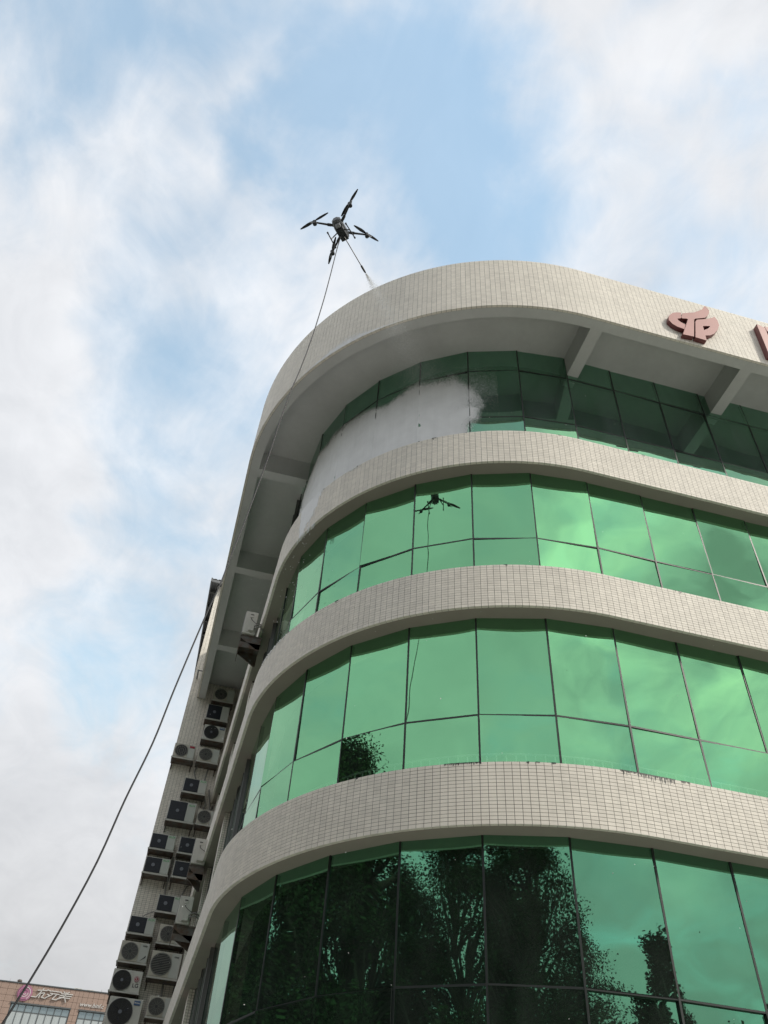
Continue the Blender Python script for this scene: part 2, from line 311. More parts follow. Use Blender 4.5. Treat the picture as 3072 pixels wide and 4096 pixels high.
# --- tile cladding
GAP, TH = 0.0056, 0.0035
def columns(d, tw, s_lo, s_hi):
    cols = []; s = 0.0
    while s < s_hi: cols.append((s, s + tw)); s += tw
    st = tw * PR / (PR + d); n = round(ARC / st); st = ARC / n
    for i in range(n): cols.append((-(i + 1) * st, -i * st))
    s = -ARC
    while s > s_lo: cols.append((s - tw, s)); s -= tw
    return cols
rest = MB()
def add_tile(mb, s0, s1, d, z0, z1):
    k = (PR / (PR + d)) if s0 < 0 and s0 > -ARC - 0.01 else 1.0
    g2 = GAP / 2 * k; a, b = s0 + g2, s1 - g2; jd = random.uniform(-0.0006, 0.0006)
    p = [P(a, d + TH + jd), P(b, d + TH + jd), P(a, d - 0.001), P(b, d - 0.001)]; z0 += GAP / 2; z1 -= GAP / 2
    vs = [(p[0].x, p[0].y, z0), (p[1].x, p[1].y, z0), (p[1].x, p[1].y, z1), (p[0].x, p[0].y, z1), (p[2].x, p[2].y, z0), (p[3].x, p[3].y, z0), (p[3].x, p[3].y, z1), (p[2].x, p[2].y, z1)]
    mb.add(vs, [(0, 1, 2, 3), (4, 5, 1, 0), (3, 2, 6, 7), (4, 0, 3, 7), (1, 5, 6, 2)])
TW = 0.1018
tile_me = MB().bbox(-TW / 2 + GAP / 2, TW / 2 - GAP / 2, -TH, 0.001, -0.0242 + GAP / 2, 0.0242 - GAP / 2, b=0.0012).mesh('tile', 'tile')
for nm, zb, zt, rows in (('A', AB, AT, 17), ('B', BB, BT, 17), ('C', CB, CT, 18)):
    h = (zt - zb) / rows
    for s0, s1 in columns(DB, TW, S_END + 0.05, S_FRONT - 0.02):
        single = nm == 'A' and -2.95 < s0 < -1.3
        for r in range(rows):
            if single:
                sm = (s0 + s1) / 2; q = P(sm, DB); a = min(-sm / PR, AE)
                child(link('tile', tile_me, None, (q.x, q.y, zb + (r + 0.5) * h), (0, 0, -a)), bands['A'])
            else: add_tile(rest, s0, s1, DB, zb + r * h, zb + (r + 1) * h)
        # turned edge tile under the band
        k = PR / (PR + DB) if -ARC < s0 < 0 else 1; g2 = GAP / 2 * k
        p = [P(s0 + g2, DB + 0.004), P(s1 - g2, DB + 0.004), P(s1 - g2, DB - 0.05), P(s0 + g2, DB - 0.05)]
        rest.add([(q.x, q.y, zb - 0.006) for q in p] + [(q.x, q.y, zb + 0.002) for q in p], [(3, 2, 1, 0), (0, 1, 5, 4), (1, 2, 6, 5), (2, 3, 7, 6), (3, 0, 4, 7)])
h = (FT - FB) / 38
for s0, s1 in columns(DF, TW, S_END + 0.05, S_FRONT - 0.02):
    for r in range(38): add_tile(rest, s0, s1, DF, FB + r * h, FB + (r + 1) * h)
    k = PR / (PR + DF) if -ARC < s0 < 0 else 1; g2 = GAP / 2 * k
    p = [P(s0 + g2, DF + 0.004), P(s1 - g2, DF + 0.004), P(s1 - g2, DF - 0.05), P(s0 + g2, DF - 0.05)]
    rest.add([(q.x, q.y, FB - 0.006) for q in p] + [(q.x, q.y, FB + 0.002) for q in p], [(3, 2, 1, 0), (0, 1, 5, 4), (1, 2, 6, 5), (2, 3, 7, 6), (3, 0, 4, 7)])

# --- rear wing with its own tiles
WX0, WX1, WTOP = -1.09, 1.2, Z(19.6)
part(MB().box(WX0, WX1 + 5, WY, WY + 9, 0, WTOP), 'wing_wall', 'grout')
def flat_tiles(mb, x0, x1, y, z0, z1, tw=TW, th=0.0484):
    nx = int((x1 - x0) / tw + 0.01); nz = int((z1 - z0) / th)
    for i in range(nx):
        for j in range(nz):
            a, b = x0 + i * tw + GAP / 2, x0 + (i + 1) * tw - GAP / 2; c, e = z0 + j * th + GAP / 2, z0 + (j + 1) * th - GAP / 2; f = y - TH + random.uniform(-.0006, .0006)
            mb.add([(a, f, c), (b, f, c), (b, f, e), (a, f, e), (a, y + .001, c), (b, y + .001, c), (b, y + .001, e), (a, y + .001, e)], [(0, 1, 2, 3), (4, 5, 1, 0), (3, 2, 6, 7), (4, 0, 3, 7), (1, 5, 6, 2)])
flat_tiles(rest, WX0, 0.55, WY, Z(3.2), WTOP)
# corrugated eave over the wing
mb = MB(); nn = 90; x0, x1 = WX0 - 0.26, WX1 + 4
for j, (yy, zz) in enumerate(((WY - 0.30, WTOP + 0.02), (WY + 9, WTOP + 0.02))):
    for i in range(nn + 1): mb.v.append((x0 + (x1 - x0) * i / nn, yy, zz + 0.022 * math.sin(i * (x1 - x0) / nn / 0.13 * 2 * PI)))
    for i in range(nn + 1): mb.v.append((x0 + (x1 - x0) * i / nn, yy, zz + 0.022 * math.sin(i * (x1 - x0) / nn / 0.13 * 2 * PI) + 0.012))
m = nn + 1
for i in range(nn): mb.f += [[i, i + 1, 2 * m + i + 1, 2 * m + i], [m + i, 3 * m + i, 3 * m + i + 1, m + i + 1], [i, m + i, m + i + 1, i + 1]]; mb.m += [0, 0, 0]
part(mb, 'eave_roof', 'roof_metal')
part(MB().box(x0 - 0.02, x0 + 0.03, WY - 0.30, WY + 9, WTOP - 0.10, WTOP + 0.06), 'eave_board', 'roof_metal')
part(MB().box(x0 + 0.031, x1, WY - 0.29, WY - 0.25, WTOP - 0.11, WTOP - 0.01), 'eave_beam', 'roof_metal')
for k in range(7): part(MB().box(x0 + 0.031, WX0 + 0.01, WY + 0.35 + k * 0.9, WY + 0.43 + k * 0.9, WTOP - 0.09, WTOP - 0.01), 'eave_bracket', 'frame_grey')
part(MB().tube([(-0.98, WY + 0.1, Z(15.55)), (-0.98, WY - 0.55, Z(15.5))], 0.028).tube([(-0.98, WY - 0.55, Z(15.5)), (-0.62, WY - 0.56, Z(15.48))], 0.02), 'drain_spout', 'roof_metal')

# --- side elevation between the glazing and the wing
mb = MB()
for zb, zt in ((0.0, AB), (AT - 0.1, BB), (BT - 0.1, CB), (CT - 0.1, Z4 + 0.1)):
    a = P(S0 - 6 * W, -0.03); b = P(S_END, -0.03); mb.add([(a.x, a.y, zb), (b.x, b.y, zb), (b.x, b.y, zt), (a.x, a.y, zt)], [(0, 1, 2, 3)])
part(mb, 'side_wall', 'plaster')
for zb, zt in ((0.3, AB), (AT, BB), (BT, CB), (CT, Z4)):
    y = 14.9; kk = 0
    while y < 23:
        q = P(s_at_y(y + 0.6), 0.0)
        w_ = group('side_window')
        mbf = MB(); x = q.x
        mbf.box(x - 0.05, x + 0.02, y, y + 0.07, zb + 0.003, zt - 0.003).box(x - 0.05, x + 0.02, y + 1.13, y + 1.2, zb + 0.003, zt - 0.003).box(x - 0.045, x + 0.015, y + 0.07, y + 1.13, zb + 1.0, zb + 1.06).box(x - 0.045, x + 0.015, y + 0.57, y + 0.63, zb + 0.004, zt - 0.004)
        part(mbf, 'frame', 'frame_grey', w_)
        part(MB().box(x - 0.012, x + 0.012, y + 0.072, y + 1.128, zb + 0.006, zt - 0.006), 'pane', 'glass', w_)
        y += 1.2; kk += 1
        if kk % 2 == 0:
            q = P(s_at_y(y + 0.3), 0.0); part(MB().box(q.x - 0.13, q.x + 0.02, y + 0.02, y + 0.62, zb, zt), 'pilaster', 'grout')
            flat_tiles(rest, q.x - 0.13, q.x - 0.02, y + 0.02, zb + 0.01, zt, tw=0.054)
            nz = int((zt - zb) / 0.0484)
            for j in range(nz):
                for i in range(6):
                    a0, b0 = y + 0.02 + i * 0.1 + GAP / 2, y + 0.02 + (i + 1) * 0.1 - GAP / 2; c0, e0 = zb + j * 0.0484 + GAP / 2, zb + (j + 1) * 0.0484 - GAP / 2; f = q.x - 0.13 - TH; ff = q.x - 0.129
                    rest.add([(f, b0, c0), (f, a0, c0), (f, a0, e0), (f, b0, e0), (ff, b0, c0), (ff, a0, c0), (ff, a0, e0), (ff, b0, e0)], [(0, 1, 2, 3), (4, 5, 1, 0), (3, 2, 6, 7), (4, 0, 3, 7), (1, 5, 6, 2)])
            y += 0.64
tiles = part(rest, 'wall_tiles', 'tile'); tag(tiles, kind='stuff')
# black mould runs at the sill joints
mo = MB()
def mould(s_a, s_b, zt, long_):
    s = s_a
    while s < s_b:
        w_ = random.uniform(.004, .012); l = random.uniform(.006, .018) + (random.random() ** 3) * long_
        p_ = [P(s, DB + TH + .0025), P(s + w_, DB + TH + .0025), P(s, DB - .002), P(s + w_, DB - .002)]
        mo.add([(p_[0].x, p_[0].y, zt - l), (p_[1].x, p_[1].y, zt - l * random.uniform(.4, 1)), (p_[1].x, p_[1].y, zt + .004), (p_[0].x, p_[0].y, zt + .004), (p_[2].x, p_[2].y, zt + .004), (p_[3].x, p_[3].y, zt + .004)], [(0, 1, 2, 3), (3, 2, 5, 4)]); s += w_ * random.uniform(.8, 1.6)
mould(-.32, .42, AT, .09); mould(-2.45, -2.0, AT, .03); mould(.5, .62, AT, .02); mould(-2.7, -2.62, CT, .05)
for k in range(24): s_ = random.uniform(-6.5, 6.5); mould(s_, s_ + random.uniform(.01, .06), random.choice((AT, BT, CT)), .03)
mo = part(mo, 'mould_runs', 'mullion'); tag(mo, kind='stuff')

# --- mirror glazing: panes, mullions, transoms
def node(k): return P(S0 + k * W, 0)
KMIN, KMAX = -6, 12
floors = [(1, 0.15, Z1 + 0.03, [T1]), (2, AT - 0.15, Z2 + 0.03, [T2]), (3, BT - 0.15, Z3 + 0.03, [T3]), (4, CT - 0.15, Z4 + 0.03, [T4A, T4B])]
rg = random.Random(11)
for fl, zb, zt, trs in floors:
    grp = group('curtain_wall'); zs = [zb] + trs + [zt]
    for k in range(KMIN, KMAX):
        a, b = node(k), node(k + 1); L = (b - a).length; t = (b - a) / L; ang = math.atan2(t.y, t.x)
        for i in range(len(zs) - 1):
            hh = zs[i + 1] - zs[i]; e = 0.009
            tilt, turn = rg.gauss(0, 0.008), rg.gauss(0, 0.011)
            if k == -1 and fl in (2, 3): tilt = turn = 0
            x0, x1, h0, h1 = -L / 2 + e, L / 2 - e, -hh / 2 + e, hh / 2 - e
            mb = MB().add([(x0, 0, h0), (x1, 0, h0), (x1, 0, h1), (x0, 0, h1), (x0, .01, h0), (x1, .01, h0), (x1, .01, h1), (x0, .01, h1)], [(0, 1, 2, 3)])
            mb.f += [[4, 5, 1, 0], [3, 2, 6, 7], [4, 0, 3, 7], [1, 5, 6, 2]]; mb.m += [1] * 4
            c = (a + b) / 2
            o = link('pane', mb.mesh('pane', [{1: 'glass_dim', 4: 'glass_dusty_dim'}.get(fl, 'glass'), 'mullion']), None, (c.x, c.y, (zs[i] + zs[i + 1]) / 2), (tilt, 0, ang + turn)); child(o, grp)
        for z in trs:
            mb = MB().box(-L / 2 + 0.014, L / 2 - 0.014, -0.004, 0.05, -0.013, 0.013)
            child(link('transom', mb.mesh('transom', 'mullion'), None, ((a.x + b.x) / 2, (a.y + b.y) / 2, z), (0, 0, ang)), grp)
        n = NRM(S0 + k * W); am = math.atan2(n.x, -n.y)
        mb = MB().box(-0.0135, 0.0135, -0.007, 0.06, zb, zt - 0.035); child(link('mullion', mb.mesh('mullion', 'mullion'), None, (a.x, a.y, 0), (0, 0, am)), grp)
    # near-black sheet behind the glass, standing in for the unlit room
    mb = MB(); run = [s for s in RUN if s > S0 + KMIN * W]
    for s in run: q = P(s, -0.42); mb.v += [(q.x, q.y, zb), (q.x, q.y, zt)]
    for i in range(len(run) - 1): mb.f.append([2 * i, 2 * i + 2, 2 * i + 3, 2 * i + 1]); mb.m.append(0)
    part(mb, 'dark_backing', 'dark_inside')
bal = MB().tube([(0, 0, -0.2), (0, 0, 0.34)], 0.011, 6).mesh('baluster', 'white_rail')
for zt in (AT, BT):
    rl = group('inner_railing'); s = -5.6
    mb = MB().tube([(P(s_ , -0.16).x, P(s_, -0.16).y, zt + 0.36) for s_ in [-6.4 + i * 0.3 for i in range(48)]], 0.014, 6); part(mb, 'handrail', 'white_rail', rl)
    while s < 6.5:
        q = P(s, -0.16); child(link('baluster', bal, None, (q.x, q.y, zt)), rl); s += 0.135
# ------------------------------------------------------------------ red emblem and the next character on the fascia
FY = PY - DF - TH
em = thing('emblem_sign', 'raised dull red monogram emblem on the cream tiled fascia', 'sign', (7.8, FY, Z(15.6)))
EC = [(7.571, 15.827), (7.45, 15.78), (7.348, 15.706), (7.246, 15.573), (7.2, 15.451), (7.185, 15.337), (7.244, 15.22), (7.342, 15.157), (7.49, 15.136), (7.561, 15.344), (7.461, 15.402), (7.416, 15.457), (7.417, 15.514), (7.515, 15.576)]
ET = [(7.592, 15.808), (7.75, 15.91), (7.909, 15.999), (8.062, 16.148), (8.164, 16.258), (8.261, 16.448), (8.311, 16.406), (8.339, 16.3), (8.305, 16.164), (8.229, 16.009), (8.133, 15.89), (7.88, 15.735), (7.836, 15.674), (7.659, 14.93), (7.404, 14.90), (7.679, 15.612), (7.658, 15.628), (7.541, 15.583), (7.53, 15.625)]
EP = [(7.85, 15.61), (7.905, 15.702), (8.177, 15.868), (8.323, 15.982), (8.411, 16.063), (8.447, 15.94), (8.43, 15.724), (8.329, 15.485), (8.195, 15.284), (8.068, 15.164), (7.958, 15.113), (7.939, 14.91), (7.689, 14.92),
      (7.79, 15.2), (7.982, 15.33), (8.107, 15.45), (8.191, 15.588), (7.995, 15.495), (7.982, 15.33), (7.79, 15.2)]
EPo = EP[:13]; EPh = [(7.995, 15.495), (8.191, 15.588), (8.107, 15.45), (7.982, 15.33)]
def raised(name, outline, depth, parent, hole=None, off=(7.8, 15.6)):
    bm = bmesh.new(); o2 = [(x - off[0], z - off[1]) for x, z in outline]
    def loop(pts): vs = [bm.verts.new((x, -depth, z)) for x, z in pts]; return [bm.edges.new((vs[i], vs[(i + 1) % len(vs)])) for i in range(len(vs))]
    es = loop(o2)
    if hole: es += loop([(x - off[0], z - off[1]) for x, z in hole])
    bmesh.ops.triangle_fill(bm, edges=es, use_beauty=True)
    ext = bmesh.ops.extrude_face_region(bm, geom=bm.faces[:]); 
    for v in [g_ for g_ in ext['geom'] if isinstance(g_, bmesh.types.BMVert)]: v.co.y = 0.004
    bmesh.ops.recalc_face_normals(bm, faces=bm.faces[:])
    me = bpy.data.meshes.new(name); 
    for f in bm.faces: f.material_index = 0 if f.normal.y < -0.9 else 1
    bm.to_mesh(me); bm.free(); me.materials.append(MATS['emblem_red']); me.materials.append(MATS['emblem_shaded_side'])
    return link(name, me, parent)
raised('curved_stroke', EC, 0.10, em); raised('hooked_stroke', ET, 0.10, em); raised('looped_stroke', EPo, 0.10, em, EPh)
ch = thing('character_sign', 'raised dull red box character at the right end of the fascia', 'sign', (9.45, FY, Z(15.6)))
raised('left_stroke', [(9.44, 16.213), (9.62, 16.15), (9.55, 14.97), (9.36, 14.97)], 0.13, ch, off=(9.45, 15.6))
raised('top_stroke', [(9.63, 16.21), (10.75, 16.21), (10.75, 16.02), (9.63, 16.02)], 0.13, ch, off=(9.45, 15.6))
raised('right_stroke', [(10.58, 16.01), (10.75, 16.01), (10.75, 14.97), (10.58, 14.97)], 0.13, ch, off=(9.45, 15.6))
raised('inner_stroke', [(9.75, 15.72), (10.45, 15.72), (10.45, 15.56), (9.75, 15.56)], 0.13, ch, off=(9.45, 15.6))

# ------------------------------------------------------------------ outdoor air conditioners
def fan_blades(c, r, y, mbx):
    for k in range(3):
        a0 = 2 * PI * k / 3 + 0.4; pts = []
        for rr, da in ((0.18, 0), (0.55, -0.15), (0.95, 0.1), (0.98, 0.75), (0.6, 0.85), (0.2, 0.9)): pts.append((c[0] + r * rr * math.cos(a0 + da), y + 0.02 * da, c[1] + r * rr * math.sin(a0 + da)))
        mbx.add(pts, [list(range(6))])
def ac_unit(x0, x1, z0, z1, style, label, badge=None, yb=None, d=0.27, tray=0.22):
    w, h = x1 - x0, z1 - z0; yf = (WY - 0.42) if yb is None else yb
    t = thing('air_conditioner', label, 'air conditioner', ((x0 + x1) / 2, yf, z0), 0, 'outdoor air conditioners on the wing wall')
    def pt(mb, nm, m, par=t, **k): return mb.build(nm, m, par, **k)
    a, b = -w / 2, w / 2
    skin = 'ac_white' if style in ('square', 'midea', 'lg') else 'ac_beige'
    pt(MB().bbox(a, b, 0.012, d, 0, h, 0.012), 'body', skin)
    if style == 'square':
        gx = a + w * 0.66
        gp = pt(MB().bbox(a + 0.018, gx, -0.004, 0.02, 0.022, h - 0.02, 0.004), 'grille_panel', 'ac_dark')
        mb = MB()
        for i in range(9): zz = 0.045 + (h - 0.09) * i / 8; mb.box(a + 0.03, gx - 0.012, -0.008, -0.003, zz - 0.003, zz + 0.003)
        mb.build('slats', 'ac_dark', gp)
        cxm = (a + 0.018 + gx) / 2
        MB().disc((cxm, h / 2), 0.048, -0.014, -0.002, 20).build('hub_cap', 'ac_hub', gp)
        pt(MB().bbox(gx + 0.004, b - 0.008, -0.002, 0.02, 0.012, h - 0.012, 0.004), 'side_panel', 'ac_panel')
        fc = ((gx + b) / 2, h)
    else:
        big = style in ('midea', 'lg'); r = h * (0.44 if big else 0.415); cxm = a + (r + 0.03 if big else min(w * 0.36, r + 0.05)); cz = h * 0.5
        if not big:
            gx = a + w * 0.66
            pt(MB().bbox(a + 0.015, gx, -0.001, 0.02, 0.02, h - 0.02, 0.008), 'front_panel', 'ac_beige'); pt(MB().bbox(gx + 0.006, b - 0.01, 0.001, 0.02, 0.02, h - 0.02, 0.006), 'side_panel', 'ac_panel')
            fc = ((gx + b) / 2, h)
        else: fc = (b - w * 0.17, h)
        fw = pt(MB().disc((cxm, cz), r, -0.003, 0.02, 36), 'fan_well', 'ac_well'); mb = MB(); fan_blades((cxm, cz), r * 0.92, -0.006, mb); mb.build('fan_blades', 'ac_dark', fw)
        pt(MB().ring((cxm, cz), r * 0.97, r * 1.05, -0.016, 0.015), 'fan_ring', 'ac_grille_dark' if big else 'ac_grille')
        mb = MB()
        if style == 'lines':
            n = 13
            for i in range(n):
                zz = cz - r + 2 * r * (i + 0.5) / n; hw = math.sqrt(max(r * r - (zz - cz) ** 2, 0)); mb.box(cxm - hw, cxm + hw, -0.016, -0.009, zz - 0.006, zz + 0.006)
        elif style == 'bars':
            for i in range(7):
                xx = cxm - r + 2 * r * (i + 0.5) / 7; hw = math.sqrt(max(r * r - (xx - cxm) ** 2, 0)); mb.box(xx - 0.004, xx + 0.004, -0.016, -0.009, cz - hw, cz + hw)
            for q in (0.35, 0.7): mb.ring((cxm, cz), r * q, r * q + 0.006, -0.014, -0.009, 24)
        else:
            for q in [0.24 + 0.125 * i for i in range(6)]: mb.ring((cxm, cz), r * q, r * q + (0.005 if big else 0.0075), -0.014, -0.009, 24)
            for k in range(6): aa = PI * k / 6; mb.box(cxm - 0.004, cxm + 0.004, -0.0085, -0.007, cz - r, cz + r) if k == 0 else mb.tube([(cxm - r * math.sin(aa), -0.012, cz - r * math.cos(aa)), (cxm + r * math.sin(aa), -0.012, cz + r * math.cos(aa))], 0.0035, 4)
        pt(mb, 'fan_guard', 'ac_grille_dark' if big else 'ac_grille')
        pt(MB().disc((cxm, cz), r * 0.16, -0.020, -0.006, 18), 'hub_cap', 'ac_hub' if big else 'ac_grille_dark')
    if badge:
        txt, colr, fr = badge
        if fr == 'plate': pt(MB().bbox(fc[0] - 0.075, fc[0] + 0.075, -0.008, 0.01, h * 0.78, h * 0.93, 0.003), 'badge', colr); txt and link('lettering', text_mesh(txt, 0.055, 0.002, 'ink_white'), t, (fc[0], -0.011, h * 0.83))
        elif fr == 'round':
            rb = h * 0.13; bd = pt(MB().disc((fc[0], h * 0.62), rb, -0.006, 0.02, 30), 'badge', 'ink_red')
            mk = MB().ring((fc[0], h * 0.62), rb * 0.70, rb * 0.84, -0.010, -0.005, 30).box(fc[0] - rb * 0.12, fc[0] + rb * 0.02, -0.010, -0.005, h * 0.62 - rb * 0.4, h * 0.62 + rb * 0.4).box(fc[0] + rb * 0.02, fc[0] + rb * 0.3, -0.010, -0.005, h * 0.62 - rb * 0.4, h * 0.62 - rb * 0.26).disc((fc[0] - rb * 0.4, h * 0.62 + rb * 0.28), rb * 0.12, -0.010, -0.005, 10)
            mk.build('badge_mark', 'ink_white', bd); link('lettering', text_mesh(txt, h * 0.26, 0.002, 'ink_dark'), t, (fc[0], -0.006 + 0.012, h * 0.24))
        else: link('lettering', text_mesh(txt, fr, 0.002, colr), t, (fc[0], -0.004, h * 0.80))
        if style == 'net':
            pt(MB().poly([(fc[0] - 0.06, 0.05), (fc[0] + 0.07, h * 0.28), (fc[0] + 0.07, h * 0.40), (fc[0] + 0.02, h * 0.28)], -0.004, 0.01), 'leaf_sticker', 'ink_dark')
    # wall bracket
    pt(MB().box(a - 0.02, b + 0.02, -0.015, 0.02, -0.035, -0.003), 'rail', 'rail_white'); pt(MB().box(a - 0.015, b + 0.015, 0.021, WY - yf - 0.008, -0.03, -0.006), 'shelf', 'steel')
    for sx in (a + 0.03, b - 0.03):
        pt(MB().box(sx - 0.015, sx + 0.015, WY - yf - 0.05, WY - yf - 0.008, -tray, -0.031).box(sx - 0.012, sx + 0.012, 0.03, WY - yf - 0.051, -0.06, -0.031), 'bracket', 'steel')
    return t
AUX = ('AUX', 'ink_green', 0.085)
units = [(-0.325, .353, 14.62, 15.08, 'net', 'shaded air conditioner tucked up under the roof overhang at the wing wall', None),
 (-.397, .299, 13.915, 14.436, 'square', 'dim air conditioner just below the end of the roof overhang', None),
 (-.357, .315, 13.21, 13.702, 'midea', 'air conditioner with black round fan and blue badge below the roof overhang', ('Midea', 'ink_blue', 'plate')),
 (-1.097, -.457, 12.441, 12.895, 'bars', 'air conditioner with red badge at the top of the left column', ('', 'ink_red', 'plate')),
 (-.352, .288, 12.447, 12.915, 'net', 'beige air conditioner level with the red badged one, on its right', None),
 (-.558, .115, 11.415, 11.848, 'square', 'square grilled air conditioner with green lettering above the largest one', AUX),
 (-.813, -.032, 10.508, 11.099, 'square', 'largest square grilled air conditioner on the wing wall', AUX),
 (.042, .60, 10.525, 10.97, 'net', 'beige round grilled air conditioner right beside the largest square one', None),
 (-1.072, -.393, 9.638, 10.068, 'square', 'upper left one of four square grilled air conditioners set two by two', AUX),
 (-.277, .401, 9.639, 10.092, 'square', 'upper right one of four square grilled air conditioners set two by two', AUX),
 (-1.067, -.393, 8.969, 9.403, 'square', 'lower left one of four square grilled air conditioners set two by two', AUX),
 (-.282, .38, 8.975, 9.412, 'square', 'lower right one of four square grilled air conditioners set two by two', AUX),
 (-.479, .149, 8.032, 8.466, 'square', 'square grilled air conditioner hung alone below the group of four', AUX),
 (-1.063, -.4, 7.415, 7.838, 'square', 'lowest square grilled air conditioner, above the round grilled ones on the left', AUX),
 (-.26, .43, 7.282, 7.737, 'net', 'round grilled air conditioner half hidden behind a side mounted unit', ('GREE', 'ink_dark', 0.05)),
 (-1.11, -.386, 6.732, 7.217, 'net', 'beige round grilled air conditioner above the one with the red round emblem', ('GREE', 'ink_dark', 0.05)),
 (-.293, .469, 6.476, 7.089, 'lines', 'large beige air conditioner with horizontal bars across its round fan', ('GREE', 'ink_dark', 0.05)),
 (-1.12, -.397, 6.061, 6.552, 'lg', 'white air conditioner with a round red emblem and two dark letters', ('LG', 'ink_red', 'round')),
 (-1.039, -.234, 5.30, 5.941, 'midea', 'lowest left air conditioner with big black fan and blue badge', ('Midea', 'ink_blue', 'plate')),
 (-.106, .483, 5.604, 6.064, 'net', 'lowest right beige air conditioner with net covered round fan', None)]
for x0, x1, z0, z1, st, lb, bd in units:
    ac_unit(x0, x1, Z(z0), Z(z1), st, lb, bd)
# units hung on the side elevation, seen end-on
def side_unit(x0, x1, y, z0, z1, face_x, label):
    w = 0.78; d = x1 - x0; h = z1 - z0
    t = thing('air_conditioner', label, 'air conditioner', ((x0 + x1) / 2, y, z0), 0, 'outdoor air conditioners on the side wall')
    def pt(mb, nm, m, par=t): return mb.build(nm, m, par)
    a, b = -d / 2, d / 2; gap = face_x - x1
    pt(MB().bbox(a, b, 0, w, 0, h, 0.014), 'body', 'ac_white')
    pt(MB().bbox(a - 0.012, a + 0.01, 0.03, w * 0.66, 0.03, h - 0.03, 0.008), 'grille_panel', 'ac_grille')
    ep = pt(MB().bbox(a + 0.06, b - 0.03, -0.008, 0.01, 0.05, h - 0.05, 0.006), 'end_panel', 'ac_white')
    MB().bbox(a + 0.10, a + 0.19, -0.02, 0.0, h * 0.72, h * 0.88, 0.006).build('wiring_box', 'ac_white', ep); MB().box(a + 0.11, a + 0.18, -0.023, -0.0205, h * 0.82, h * 0.86).build('hand_slot', 'ink_dark', ep)
    pt(MB().bbox(a + 0.12, b - 0.045, -0.06, -0.009, h * 0.10, h * 0.38, 0.008), 'valve_cover', 'ac_white')
    for k in range(2):
        pts = [(b - 0.05, -0.04, h * (0.2 + 0.1 * k)), (b + 0.03, -0.07, h * (0.26 + 0.12 * k)), (b + gap * 0.6, -0.06, h * (0.30 + 0.1 * k)), (b + gap + 0.02, 0.02, h * (0.18 + 0.12 * k))]
        pt(MB().tube(smooth(pts), 0.016, 8), 'pipe', 'pipe_grey')
    pt(MB().tube(smooth([(a + 0.14, -0.022, h * 0.72), (a + 0.15, -0.04, h * 0.6), (b - 0.02, -0.05, h * 0.45), (b + gap * 0.7, -0.03, h * 0.36)]), 0.006, 6), 'cable', 'pipe_black')
    pt(MB().box(a - 0.02, b + gap + 0.01, 0.05, w - 0.05, -0.04, -0.003), 'shelf', 'steel')
    for yy in (0.06, w - 0.1):
        pt(MB().poly([(a, -0.042), (b + gap, -0.042), (b + gap, -0.36), (b + gap - 0.05, -0.36), (a, -0.10)], yy, yy + 0.035), 'bracket', 'steel')
    pt(MB().box(a - 0.015, b + gap, 0.06, 0.07, -0.34, -0.20).box(a - 0.015, a, 0.071, w - 0.06, -0.3, -0.05), 'drip_tray', 'steel')
    return t
def smooth(pts, n=6):
    pts = [Vector(p) for p in pts]; out = []
    for i in range(len(pts) - 1):
        p0, p1, p2, p3 = pts[max(i - 1, 0)], pts[i], pts[i + 1], pts[min(i + 2, len(pts) - 1)]
        for k in range(n): t = k / n; out.append(0.5 * ((2 * p1) + (p2 - p0) * t + (2 * p0 - 5 * p1 + 4 * p2 - p3) * t * t + (3 * p1 - p0 - 3 * p2 + p3) * t ** 3))
    return out + [pts[-1]]
side_unit(.092, .368, 15.2, Z(11.18), Z(11.80), .54, 'end of an air conditioner jutting out beside the second highest tiled band')
side_unit(.13, .45, 20.0, Z(7.93), Z(8.53), .47, 'upper of two end-on air conditioners near the square grilled group')
side_unit(.085, .385, 20.0, Z(6.58), Z(7.18), .60, 'lower of two end-on air conditioners, in front of the round grilled one')
# refrigerant pipes on the wing wall
pipes = [([(-.28, 12.43), (-.33, 12.2), (-.2, 11.95), (.0, 11.85)], 'thick pipe curling down under the red badged air conditioner'), ([(.05, 12.42), (.03, 12.1), (.02, 11.85)], 'straight pipe dropping below the beige unit near the top'),
         ([(.12, 11.5), (.2, 11.25), (.16, 11.05), (.36, 10.98), (.42, 11.3)], 'looped grey pipe beside the largest air conditioner'), ([(.22, 11.75), (.3, 11.4), (.38, 11.0)], 'grey pipe running along the corner above the looped one'),
         ([(-.34, 9.62), (-.35, 9.2), (-.34, 8.5)], 'vertical pipe between the four square grilled units'), ([(.2, 8.9), (.1, 8.6), (.0, 8.5)], 'short pipe bending towards the lone square unit'), ([(.36, 8.9), (.3, 8.55), (.1, 8.48)], 'second short pipe bending beside the lone square unit'),
         ([(-.85, 7.86), (-.7, 8.0), (-.48, 8.12)], 'thin pipe slanting left of the lone square unit'), ([(.15, 6.44), (.17, 6.2), (.16, 6.07)], 'pipe below the large barred air conditioner')]
for pl, lb in pipes:
    o = MB().tube(smooth([(x, WY - 0.06 - 0.05 * math.sin(i * 1.3), Z(z)) for i, (x, z) in enumerate(pl)]), 0.022 if 'thin' not in lb else 0.012, 8).build('coolant_pipe', 'pipe_grey', smooth=True); tag(o, lb, 'pipe', 'coolant pipes on the wing wall')

